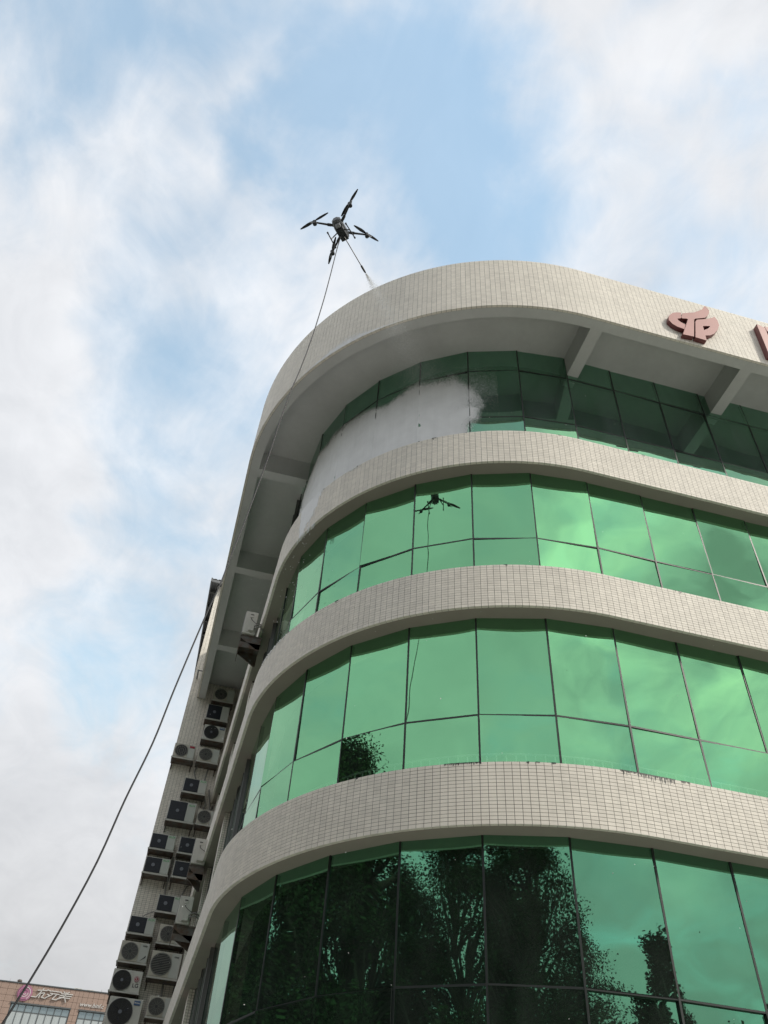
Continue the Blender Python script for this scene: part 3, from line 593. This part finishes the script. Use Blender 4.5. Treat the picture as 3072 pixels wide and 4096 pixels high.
# ------------------------------------------------------------------ drone
DR = Matrix(((0.608, -0.753, -0.251), (0.763, 0.642, -0.077), (0.219, -0.145, 0.965))).to_4x4()
dr = thing('drone', 'black four rotor spraying drone hovering above the building corner', 'drone'); dr.matrix_basis = Matrix.Translation((0.198, 7.229, Z(14.985))) @ DR
def hull(secs, mb):
    """lofted body: (x, half width, z low, z high) sections"""
    for x, hw, zl, zh in secs: mb.v += [(x, -hw, zl + 0.02), (x, -hw * 0.75, zl), (x, hw * 0.75, zl), (x, hw, zl + 0.02), (x, hw, zh - 0.03), (x, hw * 0.65, zh), (x, -hw * 0.65, zh), (x, -hw, zh - 0.03)]
    n = 8
    for i in range(len(secs) - 1):
        for k in range(n): a = i * n + k; b = i * n + (k + 1) % n; mb.f.append([a, b, b + n, a + n]); mb.m.append(0)
    mb.f.append(list(range(n))[::-1]); mb.m.append(0); e = (len(secs) - 1) * n; mb.f.append([e + k for k in range(n)]); mb.m.append(0); return mb
hull([(-.25, .05, -.02, .06), (-.22, .085, -.05, .08), (-.1, .1, -.06, .09), (.1, .1, -.06, .09), (.19, .08, -.05, .07), (.22, .045, -.02, .05)], MB()).build('body', 'drone_grey', dr, recalc=True)
MB().bbox(-.13, .15, -.075, .075, -.17, -.062, .015).build('tank', 'drone_black', dr)
MB().bbox(-.20, -.131, -.05, .05, -.13, -.055, .012).build('battery', 'tank_grey', dr)
ML = 0.529
for (sx, sy, pa) in ((-1, -1, math.atan2(-.577 + .374, -.509 + .374)), (1, -1, math.atan2(-.543 + .254, .724 - .119)), (1, 1, math.atan2(.64 - .232, .651 - .17)), (-1, 1, math.atan2(.619 - .078, -.309 + .347))):
    mx_, my_ = sx * ML * .7071, sy * ML * .7071
    arm = MB().tube([(sx * .12, sy * .06, 0.02), (sx * .19, sy * .15, 0.02), (mx_, my_, 0.03)], [.034, .021, .016], 10).build('arm', 'carbon', dr)
    MB().tube([(sx * .17, sy * .125, .02), (sx * .215, sy * .18, .0205)], .029, 10).build('fold_joint', 'drone_black', arm)
    mo = MB().tube([(mx_, my_, -.045), (mx_, my_, -.035), (mx_, my_, .055), (mx_, my_, .065)], [.025, .04, .04, .028], 14).build('motor', 'drone_black', dr)
    MB().tube([(mx_ + sx * .02, my_ + sy * .02, -.01), (mx_ + sx * .07, my_ + sy * .07, .0)], [.02, .012], 8).build('motor_light', 'tank_grey', mo)
    pr = link('propeller', None, dr, (mx_, my_, .075), (0, 0, pa)); MB().tube([(0, 0, -.012), (0, 0, .012)], .016, 10).build('propeller_hub', 'drone_black', pr)
    for q in (0, PI):
        mb = MB(); prof = [(.015, .012, .35), (.07, .026, .3), (.14, .03, .22), (.24, .022, .14), (.31, .010, .1)]
        for x, c, tw in prof: mb.v += [(x, -c * math.cos(tw), -c * math.sin(tw) - .002), (x, c * math.cos(tw), c * math.sin(tw) - .002), (x, c * math.cos(tw), c * math.sin(tw) + .002), (x, -c * math.cos(tw), -c * math.sin(tw) + .002)]
        for i in range(len(prof) - 1):
            for k in range(4): a = i * 4 + k; b = i * 4 + (k + 1) % 4; mb.f.append([a, b, b + 4, a + 4]); mb.m.append(0)
        mb.f += [[3, 2, 1, 0], [16, 17, 18, 19]]; mb.m += [0, 0]
        o = mb.build('blade', 'carbon', pr, recalc=True); o.rotation_euler.z = q
for sy in (-1, 1):
    sk = MB().tube([(-.29, sy * .19, -.35), (.06, sy * .205, -.35)], .011, 8).build('skid', 'carbon', dr)
    for xx in (-.29, .06): MB().tube([(xx - .015, sy * (.19 if xx < 0 else .205), -.35), (xx + .015, sy * (.19 if xx < 0 else .205), -.35)], .017, 8).build('end_cap', 'drone_black', sk)
    MB().tube([(-.03, sy * .06, -.08), (-.137, sy * .19, -.347)], .012, 8).build('landing_leg', 'carbon', dr)
inv = dr.matrix_basis.inverted()
NZ = Vector((.822, 7.725, Z(14.557))); L0 = Vector((.30, 7.28, Z(14.80)))
ln = MB().tube([inv @ Vector((.27, 7.25, Z(14.86))), inv @ L0, inv @ NZ], [.012, .009, .009], 8).build('lance', 'carbon', dr)
dv = (NZ - L0).normalized()
MB().tube([inv @ (NZ - dv * .14), inv @ (NZ - dv * .12), inv @ (NZ - dv * .02), inv @ (NZ + dv * .03)], [.014, .021, .02, .010], 10).build('nozzle', 'drone_black', ln)

# supply hose hanging from the drone
hp = [(.22, 7.25, 14.80), (.201, 7.38, 14.47), (.189, 7.384, 13.88), (.176, 7.37, 13.25), (.154, 7.37, 12.49), (.10, 7.41, 11.4), (.032, 7.448, 10.567), (-.039, 7.46, 9.903), (-.095, 7.511, 9.119), (-.122, 7.56, 8.6)]
for dx, dy, dz in [(-.017, .699, .715), (-.022, .726, .688), (-.028, .752, .659), (-.033, .775, .631), (-.042, .802, .596), (-.056, .848, .527), (-.065, .879, .473), (-.079, .907, .415), (-.095, .937, .336), (-.132, .968, .215)]:
    hp.append((dx * 7.58 / dy, 7.58, dz * 7.58 / dy))
hp += [(-1.5, 7.6, .4), (-2.1, 7.5, -1.2), (-2.6, 7.2, -1.57), (-3.6, 6.0, -1.585), (-5, 5.2, -1.585)]
o = MB().tube(smooth([(a, b, Z(c)) for a, b, c in hp], 5), 0.0088, 8).build('hose', 'hose', smooth=True); tag(o, 'thin dark supply hose hanging from the drone down to the lower left', 'hose')

# ------------------------------------------------------------------ foam on the top floor glass and on the band below it
def pane_pt(u, d):
    k = math.floor(u); f = u - k; a, b = node(k), node(k + 1); t = (b - a).normalized(); n = Vector((t.y, -t.x)); return a + (b - a) * f + n * d
ftop = [(-5.3, 14.2), (-5.0, 14.45), (-4.6, 14.55), (-4.2, 14.6), (-3.97, 14.65), (-3.49, 14.66), (-2.96, 14.58), (-2.41, 14.52), (-1.98, 14.34), (-1.74, 14.28), (-1.51, 14.46), (-1.29, 14.58), (-.98, 14.5), (-.6, 14.53), (-.33, 14.49), (-.13, 14.23), (.06, 14.0), (.19, 13.75), (.3, 13.3), (.4, 12.6)]
def lerp(tab, u):
    if u <= tab[0][0]: return tab[0][1]
    for (a, b), (c, e) in zip(tab, tab[1:]):
        if u <= c: return b + (e - b) * (u - a) / (c - a)
    return tab[-1][1]
rf = random.Random(5)
fm = MB(); du, dz = 0.0165, 0.0175
u = -5.35
while u < 0.55:
    z = 12.25; nzv = 0
    while z < 14.95:
        f = lerp(ftop, u) - z + 0.10 * noise.noise(Vector((u * 2.5, z * 2.5, 1))) + 0.06 * noise.noise(Vector((u * 9, z * 9, 4)))
        soft = 0.34 + 0.30 * max(0, min(1, (u + 0.9) / 0.9))
        right = (0.17 - u) * 1.15 - max(0, 13.35 - z) * 0.35 + 0.10 * noise.noise(Vector((u * 4, z * 3, 9)))
        p_ = 0.5 + min(f, 10) / soft
        if u > -1.1: p_ = min(p_, 0.5 + right / (1.0 if z > 13.4 else 0.35))
        if -1.28 < u < -0.7 and z < 12.75: p_ -= 1.4 * max(0, noise.noise(Vector((u * 7, z * 6, 2))) + 0.25)
        far = math.exp(-((u + 0.1) / 0.75) ** 2 - ((z - 14.1) / 0.55) ** 2) * 0.30
        inn = p_ > 0.97
        if inn:
            ue = u + du if math.floor(u) == math.floor(u + du) else math.floor(u) + .9999; vs = []
            for (a, b) in [(u, z), (ue, z), (ue, z + dz), (u, z + dz)]:
                q = pane_pt(a, 0.012 + 0.007 * noise.noise(Vector((a * 5, b * 5, 0)))); vs.append((q.x, q.y, Z(b)))
            fm.add(vs, [(0, 1, 2, 3)])
        else:
            pr_ = max(p_, far)
            for i_ in range(3):
                for j_ in range(3):
                    if rf.random() < pr_:
                        a, b = u + du * (i_ + rf.random()) / 3, z + dz * (j_ + rf.random()) / 3; s_ = rf.uniform(.35, .75) * (0.75 + 1.65 * max(0, pr_) ** 1.3) * .006; q = pane_pt(a, 0.004 + s_ * .6); t_ = pane_pt(a + .02, 0.004) - pane_pt(a, 0.004); t_ = t_.normalized() * s_
                        fm.add([(q.x - t_.x, q.y - t_.y, Z(b)), (q.x, q.y, Z(b) - s_), (q.x + t_.x, q.y + t_.y, Z(b)), (q.x, q.y, Z(b) + s_)], [(0, 1, 2, 3)])
        z += dz
    u += du
for k in range(-5, 0):                                # foam bridging the pane joints
    a = node(k); n = NRM(S0 + k * W); zt_ = lerp(ftop, k) - 0.28
    if k == -5: zt_ -= .3
    nn = 14; fm.tube([(a.x + n.x * .002, a.y + n.y * .002, Z(12.2 + (zt_ - 12.2) * i / nn)) for i in range(nn + 1)], [.019 + .004 * noise.noise(Vector((k, i, 3))) for i in range(nn)] + [.004], 7)
o = fm.build('window_foam', 'foam'); tag(o, 'white cleaning foam covering the top floor corner windows', 'foam', kind='stuff')
# foam running down over the band
fm = MB()
rt_tab = [(11.60, 1.215), (11.68, 1.204), (11.76, 1.18), (11.94, 1.160), (12.2, 1.134), (12.34, 1.118), (12.42, 1.108)]
def band_foam(fm, ang0, ang1, z0, z1, th_=0.006):
    p = []
    for d in (DB + TH + th_, DB + TH - 0.004):
        for a, zz in ((ang1, z0), (ang0, z0), (ang0, z1), (ang1, z1)): q = P(-a * PR, d); p.append((q.x, q.y, Z(zz - 0.085)))
    fm.add(p, [(0, 1, 2, 3), (4, 5, 1, 0), (3, 2, 6, 7), (4, 0, 3, 7), (1, 5, 6, 2)])
a = 1.110
while a < 1.272:
    lo = 11.455
    for (za, aa) in rt_tab:
        if a < aa: lo = za
    lo += 0.06 * noise.noise(Vector((a * 60, 1, 1))) ; hi = 12.345
    if a > 1.247: lo = max(lo, 12.36 - (1.272 - a) / 0.025 * 0.9)
    if rf.random() < 0.25: lo -= rf.uniform(0.05, 0.3)
    band_foam(fm, a, a + 0.0021, max(lo, 11.47), hi + 0.006 * noise.noise(Vector((a * 90, 2, 2))), 0.006 + 0.003 * noise.noise(Vector((a * 50, 3, 3)))); a += 0.0021
for k in range(22):                                   # drips off the edge
    a = rf.uniform(1.13, 1.265); q = P(-a * PR, DB + 0.004); l = rf.uniform(.02, .16); fm.tube([(q.x, q.y, Z(11.385)), (q.x, q.y, Z(11.385) - l)], [.005, .003], 5)
o = fm.build('band_foam', 'foam'); tag(o, 'thick white foam run dripping over the highest tiled floor band', 'foam', kind='stuff')
fm = MB()
for k in range(160):                                  # flecks left on the ledges
    which = rf.random()
    if which < .5: a = rf.uniform(1.20, 1.45); zz = 8.857 - abs(rf.gauss(0, .035)); d = DB + TH
    elif which < .75: a = rf.gauss(0.93, .03); zz = 12.249 - abs(rf.gauss(0, .03)); d = DB + TH
    else: a = rf.gauss(0.86, 0.09); zz = 14.815 + rf.uniform(-.0, .05); d = DF + TH
    q = P(-a * PR, d + .004); r_ = rf.uniform(.004, .013); fm.add([(q.x - r_, q.y, Z(zz)), (q.x + r_, q.y + .002, Z(zz)), (q.x, q.y, Z(zz) + r_ * rf.uniform(1, 3)), (q.x, q.y, Z(zz) - r_ * rf.uniform(1, 4)), (q.x - .003, q.y - .008, Z(zz))], [(0, 3, 4), (3, 1, 4), (1, 2, 4), (2, 0, 4)])
o = fm.build('ledge_foam', 'foam'); tag(o, 'small white foam flecks stuck along the tiled ledges', 'foam', kind='stuff')
fm = MB()
for k in range(5200):                                 # thin wet film on the fascia edge where the spray lands
    a = rf.gauss(0.86, 0.085); hmax = 0.20 * math.exp(-((a - .86) / .10) ** 2) + 0.02; zz = 14.816 + abs(rf.gauss(0, .5)) * hmax; s_ = rf.uniform(.004, .009); q = P(-a * PR, DF + TH + .002); t_ = P(-(a - .01) * PR, DF) - P(-a * PR, DF); t_ = t_.normalized() * s_
    fm.add([(q.x - t_.x, q.y - t_.y, Z(zz)), (q.x, q.y, Z(zz) - s_), (q.x + t_.x, q.y + t_.y, Z(zz)), (q.x, q.y, Z(zz) + s_)], [(0, 1, 2, 3)])
o = fm.build('fascia_film', 'foam'); tag(o, 'thin white wet film along the lower edge of the fascia', 'foam', kind='stuff')
# spray from the nozzle
def speck(mb, c, r):
    v = [Vector((rf.gauss(0, 1), rf.gauss(0, 1), rf.gauss(0, 1))).normalized() * r + c for _ in range(4)]; mb.add(v, [(0, 1, 2), (0, 2, 3), (0, 3, 1), (1, 3, 2)])
sp = MB(); TG = Vector((2.75, 9.75, Z(14.35))); ax = (TG - NZ); u1 = ax.cross(Vector((0, 0, 1))).normalized(); u2 = ax.normalized().cross(u1)
for k in range(26000):
    t = rf.random() ** 1.25; sg_ = 0.012 + 0.5 * t
    c = NZ + ax * (0.015 + t * 0.97) + u1 * rf.gauss(0, sg_ * .55) + u2 * rf.gauss(0, sg_ * .55) - Vector((0, 0, 0.12 * t * t))
    speck(sp, c, rf.uniform(.0015, .0042))
for k in range(15000):                                # drifting mist
    t = rf.random() ** .8; c = NZ + ax * (.08 + t * .95) + u1 * rf.gauss(0, .10 + .25 * t) + u2 * rf.gauss(0, .08 + .28 * t) - Vector((0, 0, .22 * t * t))
    if (Vector((c.x, c.y)) - Vector((CX, CY))).length > PR + .03: speck(sp, c, rf.uniform(.0012, .0034))
o = sp.build('spray', 'foam'); tag(o, 'fine white spray leaving the lance towards the top windows', 'spray', kind='stuff')
fk = MB()
for k in range(260):
    if k < 90: c = Vector((P(-rf.uniform(1.13, 1.3) * PR, DB + rf.uniform(.0, .12)).x, 0, 0)); aa = rf.uniform(1.12, 1.32); q = P(-aa * PR, DB + rf.uniform(0, .12)); c = Vector((q.x, q.y, Z(11.4 - rf.random() ** 1.4 * 3.5)))
    else: q = P(rf.uniform(-9.5, 1.0), DB + rf.uniform(.1, .9)); c = Vector((q.x, q.y, Z(rf.uniform(1.5, 13.5))))
    speck(fk, c, rf.uniform(.006, .016) if k < 90 else rf.uniform(.004, .012))
o = fk.build('falling_foam', 'foam'); tag(o, 'tiny white foam flecks falling beside the rounded facade', 'foam', kind='stuff')

# ------------------------------------------------------------------ salmon office building in the distance
K = 1.8; BA = Vector((-9.78, 63.982)) * K; BTv = (Vector((-2.912, 63.535)) - Vector((-9.78, 63.982))).normalized(); BH = 16.0 * K + EYE
bb = thing('far_building', 'salmon panelled office building with lettering, far off at the lower left', 'building', (BA.x, BA.y, 0), math.atan2(BTv.y, BTv.x))
BW = 30.0
def bp(mb, nm, m, par=bb): return mb.build(nm, m, par)
bays = [(0.97, 4.74), (5.27, 9.04), (9.57, 13.34)]      # window bays, in facade units
bp(MB().box(-0.6, BW, 0.35, 14, 0, BH - 0.05), 'wall', 'far_joint')
bp(MB().box(-0.65, BW, -0.12, 0.6, BH - 0.049, BH + 0.06), 'coping', 'far_frame')
WT = -1.08 * K                                           # head of the windows below the coping
pan = {}
def panel(x, z, w, h):
    key = (round(w, 3), round(h, 3))
    if key not in pan: pan[key] = MB().bbox(0.012, w - 0.012, -0.03, 0.34, 0.012, h - 0.012, 0.008).mesh('wall_panel', 'far_panel')
    link('wall_panel', pan[key], bb, (x, 0, z))
rowh = 0.36 * K
for r in range(14):
    z = BH - 0.06 - (r + 1) * rowh; top_rows = r < 3
    edges = [-0.6 / K]; x = 0.0
    segs = [(-0.42 * 1.0, 0.0), (0, .485), (.485, .97)]
    for bi, (b0, b1) in enumerate(bays):
        if top_rows: n = 11; segs += [(b0 + (b1 - b0) * i / n, b0 + (b1 - b0) * (i + 1) / n) for i in range(n)]
        nx = bays[bi + 1][0] if bi + 1 < len(bays) else b1 + 0.53; segs += [(b1, b1 + (nx - b1) / 2), (b1 + (nx - b1) / 2, nx)]
    for a, b in segs:
        if z > 0: panel(a * K, z, (b - a) * K, rowh)
for b0, b1 in bays:
    w_ = link('window', None, bb, (b0 * K, 0, 0)); zt = BH - 0.06 - 3 * rowh; wid = (b1 - b0) * K; zb = zt - 3.4 * K
    MB().box(0.012, wid - 0.012, 0.18, 0.34, zb, zt - 0.01).build('backing', 'dark_inside', w_)
    n = 8; heights = [0.42 * K, 1.0 * K, 0.42 * K, 1.0 * K]; z = zt - 0.1
    for hh in heights:
        for i in range(n): MB().box(0.07 + (wid - 0.14) * i / n + 0.03, 0.07 + (wid - 0.14) * (i + 1) / n - 0.03, 0.10, 0.12, z - hh + 0.03, z - 0.03).build('pane', 'far_glass' if hh < 1 else 'curtain', w_)
        MB().box(0.02, wid - 0.02, 0.05, 0.17, z - hh - 0.03, z - hh + 0.03).build('transom', 'far_frame', w_); z -= hh
    for i in range(n + 1): xx = 0.07 + (wid - 0.14) * i / n; MB().box(xx - 0.03 - 0.02 * (i % 2 == 0), xx + 0.03 + 0.02 * (i % 2 == 0), 0.045, 0.165, zb, zt - 0.02).build('mullion', 'far_frame', w_)
    MB().box(-0.05, wid + 0.05, -0.16, 0.3, zt - 0.12, zt + 0.02).build('lintel', 'far_frame', w_)
# rose emblem and lettering
rs = link('rose_emblem', None, bb, (1.62 * K, -0.12, BH - 0.55 * K)); rr = 0.47 * K
MB().disc((0, 0), rr, -0.06, 0.08, 40).build('rose_disc', 'rose_pink', rs)
def arc_stroke(pts, w, y0, y1, m, nm, par):
    mb = MB(); pts = [Vector(p) for p in pts]
    for i in range(len(pts) - 1):
        t = (pts[i + 1] - pts[i]).normalized(); n = Vector((-t.y, t.x)) * w / 2; e = t * w * 0.3
        mb.poly([tuple(pts[i] - e + n), tuple(pts[i] - e - n), tuple(pts[i + 1] + e - n), tuple(pts[i + 1] + e + n)], y0 - 0.004 * i, y1)
    return mb.build(nm, m, par, recalc=True)
for q, (r0, a0, a1) in enumerate([(.92, 2.2, 5.2), (.78, -1.0, 1.9), (.62, 1.0, 3.9), (.5, 3.6, 6.3), (.34, 0.2, 3.0), (.22, 2.8, 5.8)]):
    arc_stroke([(rr * r0 * (1 - 0.10 * i / 9) * math.cos(a0 + (a1 - a0) * i / 9), rr * r0 * (1 - 0.10 * i / 9) * math.sin(a0 + (a1 - a0) * i / 9)) for i in range(10)], rr * 0.09, -0.075 - 0.001 * q, -0.05, 'rose_dark' if q % 2 == 0 else 'far_letter', 'petal_line', rs)
def gp(x, y):      # lettering drawn on a grid of 1/90 facade unit, upright
    return ((x - 405) * (2.53 / 555) * K, -(y - 545 - (x - 405) * 0.118) * (0.63 / 150) * K)
glyphs = [[[(468, 568), (600, 574)], [(545, 545), (488, 640), (470, 664), (405, 655)], [(520, 612), (508, 672)], [(520, 612), (572, 606)], [(572, 612), (545, 668), (602, 684)], [(600, 563), (655, 584)], [(612, 624), (650, 642), (590, 684)]],
          [[(665, 580), (800, 600)], [(650, 612), (775, 630)], [(690, 624), (640, 655)], [(742, 630), (697, 694), (757, 704), (772, 684)]],
          [[(828, 590), (850, 608)], [(908, 600), (880, 616)], [(800, 618), (962, 634)], [(790, 642), (950, 660)], [(783, 667), (936, 686)], [(870, 604), (850, 664), (765, 694)], [(858, 664), (892, 738)]]]
for gl in glyphs:
    cg = link('sign_character', None, bb, (2.09 * K, -0.10, BH - 0.25 * K))
    for st in gl: arc_stroke([gp(*p) for p in st], 0.052 * K, -0.12, 0.02, 'far_letter', 'stroke', cg)
o = link('lettering', text_mesh('www.binf.c', 0.34 * K, 0.04, 'far_letter', 0.25, 'LEFT'), bb, (5.22 * K, -0.10, BH - 0.92 * K))
# rooftop pieces
ro = link('roof_ventilator', None, bb, (0.95 * K, 1.0, BH)); MB().tube([(0, 0, 0), (0, 0, .28)], .22, 16).build('neck', 'ac_white', ro); MB().tube([(0, 0, .27), (0, 0, .36), (0, 0, .48), (0, 0, .58), (0, 0, .62)], [.17, .26, .27, .2, .05], 16).build('turbine', 'steel', ro)
ro = link('roof_unit', None, bb, (4.75 * K, 1.2, BH)); MB().bbox(-.45, .45, 0, .4, 0.05, .48, .02).build('casing', 'ac_white', ro); MB().disc((-.15, .26), .17, -.02, .02).build('fan', 'ac_dark', ro); MB().bbox(.1, .42, -.01, .02, .1, .44, .01).build('panel', 'ac_panel', ro)
ro = link('roof_box', None, bb, (5.57 * K, 1.2, BH)); MB().bbox(-.40, .40, 0, .5, 0.02, .46, .02).build('casing', 'ac_white', ro); MB().bbox(-.28, .28, -.015, .05, .02, .40, .01).build('opening', 'ac_dark', ro)
for xx in (0.35, 0.8, 6.3): link('roof_rod', MB().tube([(0, 0, 0), (0, 0, .55)], .012, 5).mesh('roof_rod', 'steel'), bb, (xx * K, .8, BH))

# ------------------------------------------------------------------ trees around the viewer, seen mirrored in the glass
def make_tree_mesh(seed, H, R, nclump, nleaf, trunk_r, leafsize, crown_lo=0.3, columnar=False):
    r = random.Random(seed); wood = MB(); lv = MB()
    trunk = [(0, 0, -0.1), (r.uniform(-.1, .1), r.uniform(-.1, .1), H * .2), (r.uniform(-.3, .3), r.uniform(-.3, .3), H * .45), (r.uniform(-.4, .4), r.uniform(-.4, .4), H * .75), (r.uniform(-.3, .3), r.uniform(-.3, .3), H * .95)]
    tp = smooth(trunk, 4); wood.tube(tp, [trunk_r * (1 - .88 * i / (len(tp) - 1)) for i in range(len(tp))], 9)
    for c in range(nclump):
        zf = crown_lo + (1 - crown_lo) * (c + r.random()) / nclump; a = r.uniform(0, 2 * PI)
        prof = (1 - zf) ** .45 * min(1, ((zf - crown_lo) / .12 + .55)) if not columnar else (1 - zf) ** .7 + .12
        rad = R * prof * math.sqrt(r.uniform(.05, 1)); tip = Vector((rad * math.cos(a), rad * math.sin(a), H * zf))
        i0 = max(1, min(len(tp) - 2, int(len(tp) * (zf - r.uniform(.12, .28)) / .95))); st = tp[i0]
        mid = (st + tip) / 2 + Vector((r.uniform(-.3, .3), r.uniform(-.3, .3), r.uniform(-.1, .5))); bp_ = smooth([st, mid, tip], 3)
        wood.tube(bp_, [max(.012, trunk_r * .33 * (1 - .85 * i / (len(bp_) - 1))) for i in range(len(bp_))], 5, cap=False)
        cr = r.uniform(.55, 1.0) * (R * .25 if not columnar else R * .5)
        for tw in range(4):
            e = tip + Vector((r.gauss(0, 1), r.gauss(0, 1), r.gauss(0, .6))) * cr * .55; wood.tube([bp_[-2], (bp_[-2] + e) / 2 + Vector((0, 0, .08)), e], [.014, .01, .005], 4, cap=False)
        for l in range(nleaf):
            d = Vector((r.gauss(0, 1), r.gauss(0, 1), r.gauss(0, .75))); d = d.normalized() * (r.random() ** .45) * cr * r.uniform(.7, 1.25); c0 = tip + d
            ax_ = Vector((r.gauss(0, 1), r.gauss(0, 1), r.gauss(-.25, .7))).normalized(); sd = ax_.cross(Vector((r.gauss(0, 1), r.gauss(0, 1), r.gauss(0, 1)))).normalized(); L = leafsize * r.uniform(.6, 1.3); wd = L * .36
            lv.add([c0, c0 + ax_ * L * .5 + sd * wd, c0 + ax_ * L, c0 + ax_ * L * .5 - sd * wd], [(0, 1, 2, 3)])
    return wood.mesh('trunk', 'bark', True), lv.mesh('crown', 'leaf_dark' if columnar else 'leaf')
KIND = {'broad': make_tree_mesh(1, 19.4, 5.6, 230, 800, .30, .122, .06), 'open': make_tree_mesh(2, 19.4, 5.0, 130, 640, .28, .12, .10), 'mid': make_tree_mesh(3, 15.4, 4.8, 190, 620, .24, .125, .05), 'low': make_tree_mesh(4, 9.6, 2.6, 80, 400, .15, .13, .05),
        'column': make_tree_mesh(5, 11.4, 0.95, 52, 420, .12, .11, .05, True)}
TREES = [('open', -2.8, -18, 0.0, 1.0, 'open branched tree mirrored in the middle ground floor panes'), ('broad', 4.2, -20, 1.0, .98, 'broad leafy tree straight behind the viewer'), ('broad', 10.3, -18.6, 2.3, .9, 'leafy tree whose edge is mirrored right of the middle ground floor pane'),
         ('broad', -9.5, -14.5, 4.0, .98, 'broad leafy tree left of the open branched one'), ('open', -15, -9, 2.2, 1.0, 'second open branched tree with sky showing between its limbs'), ('broad', -18.6, -2.2, .4, .97, 'broad leafy tree left of the second open branched one'),
         ('broad', -19.6, 5.8, 3.1, 1.0, 'tallest tree, its top mirrored in the second floor glass'), ('mid', -19, 11, 1.6, 1.0, 'middle sized leafy tree next to the tallest one'), ('mid', -17.6, 16.2, 5.0, 1.0, 'middle sized leafy tree left of the building'),
         ('mid', -14.6, 21, .9, .92, 'middle sized leafy tree before the wing'), ('mid', -12.4, 25.4, 2.7, .84, 'rounded tree farthest back beside the wing'),
         ('low', 10.8, -10.1, 2.2, 1.0, 'bushy low tree mirrored at the foot of the ground floor glass'), ('low', 16.6, -6.0, 3.9, .95, 'second bushy low tree, right of the narrow dark trees'),
         ('column', 11.5, -8.0, 0, 1.02, 'narrow dark tree mirrored beside a ground floor mullion'), ('column', 14.7, -6.4, 1.9, .97, 'second narrow dark tree farther to the right'),
         ('broad', -6.0, -22, .7, .93, 'back row tree behind the open branched one'), ('broad', -14.5, -17, 5.2, .95, 'back row tree behind the second open branched one'), ('broad', -21.5, -10, 3.6, .97, 'back row tree at the far left behind the viewer'),
         ('broad', -24, 1.0, 2.9, .95, 'back row tree behind the tallest one'), ('mid', -23.5, 9.5, 4.4, 1.05, 'back row middle sized tree next to the tallest one'), ('mid', -22, 17.5, .2, 1.0, 'back row middle sized tree left of the building'), ('mid', -18, 24.5, 3.3, .9, 'back row rounded tree beside the wing'), ('broad', .8, -23, 3.9, .9, 'back row tree straight behind the viewer')]
for kd, x, y, rz, sc, lb in TREES:
    t = thing('tree', lb, 'tree', (x, y, 0), rz, 'trees around the viewer'); t.scale = (sc, sc, sc)
    link('trunk', KIND[kd][0], t); link('crown', KIND[kd][1], t)
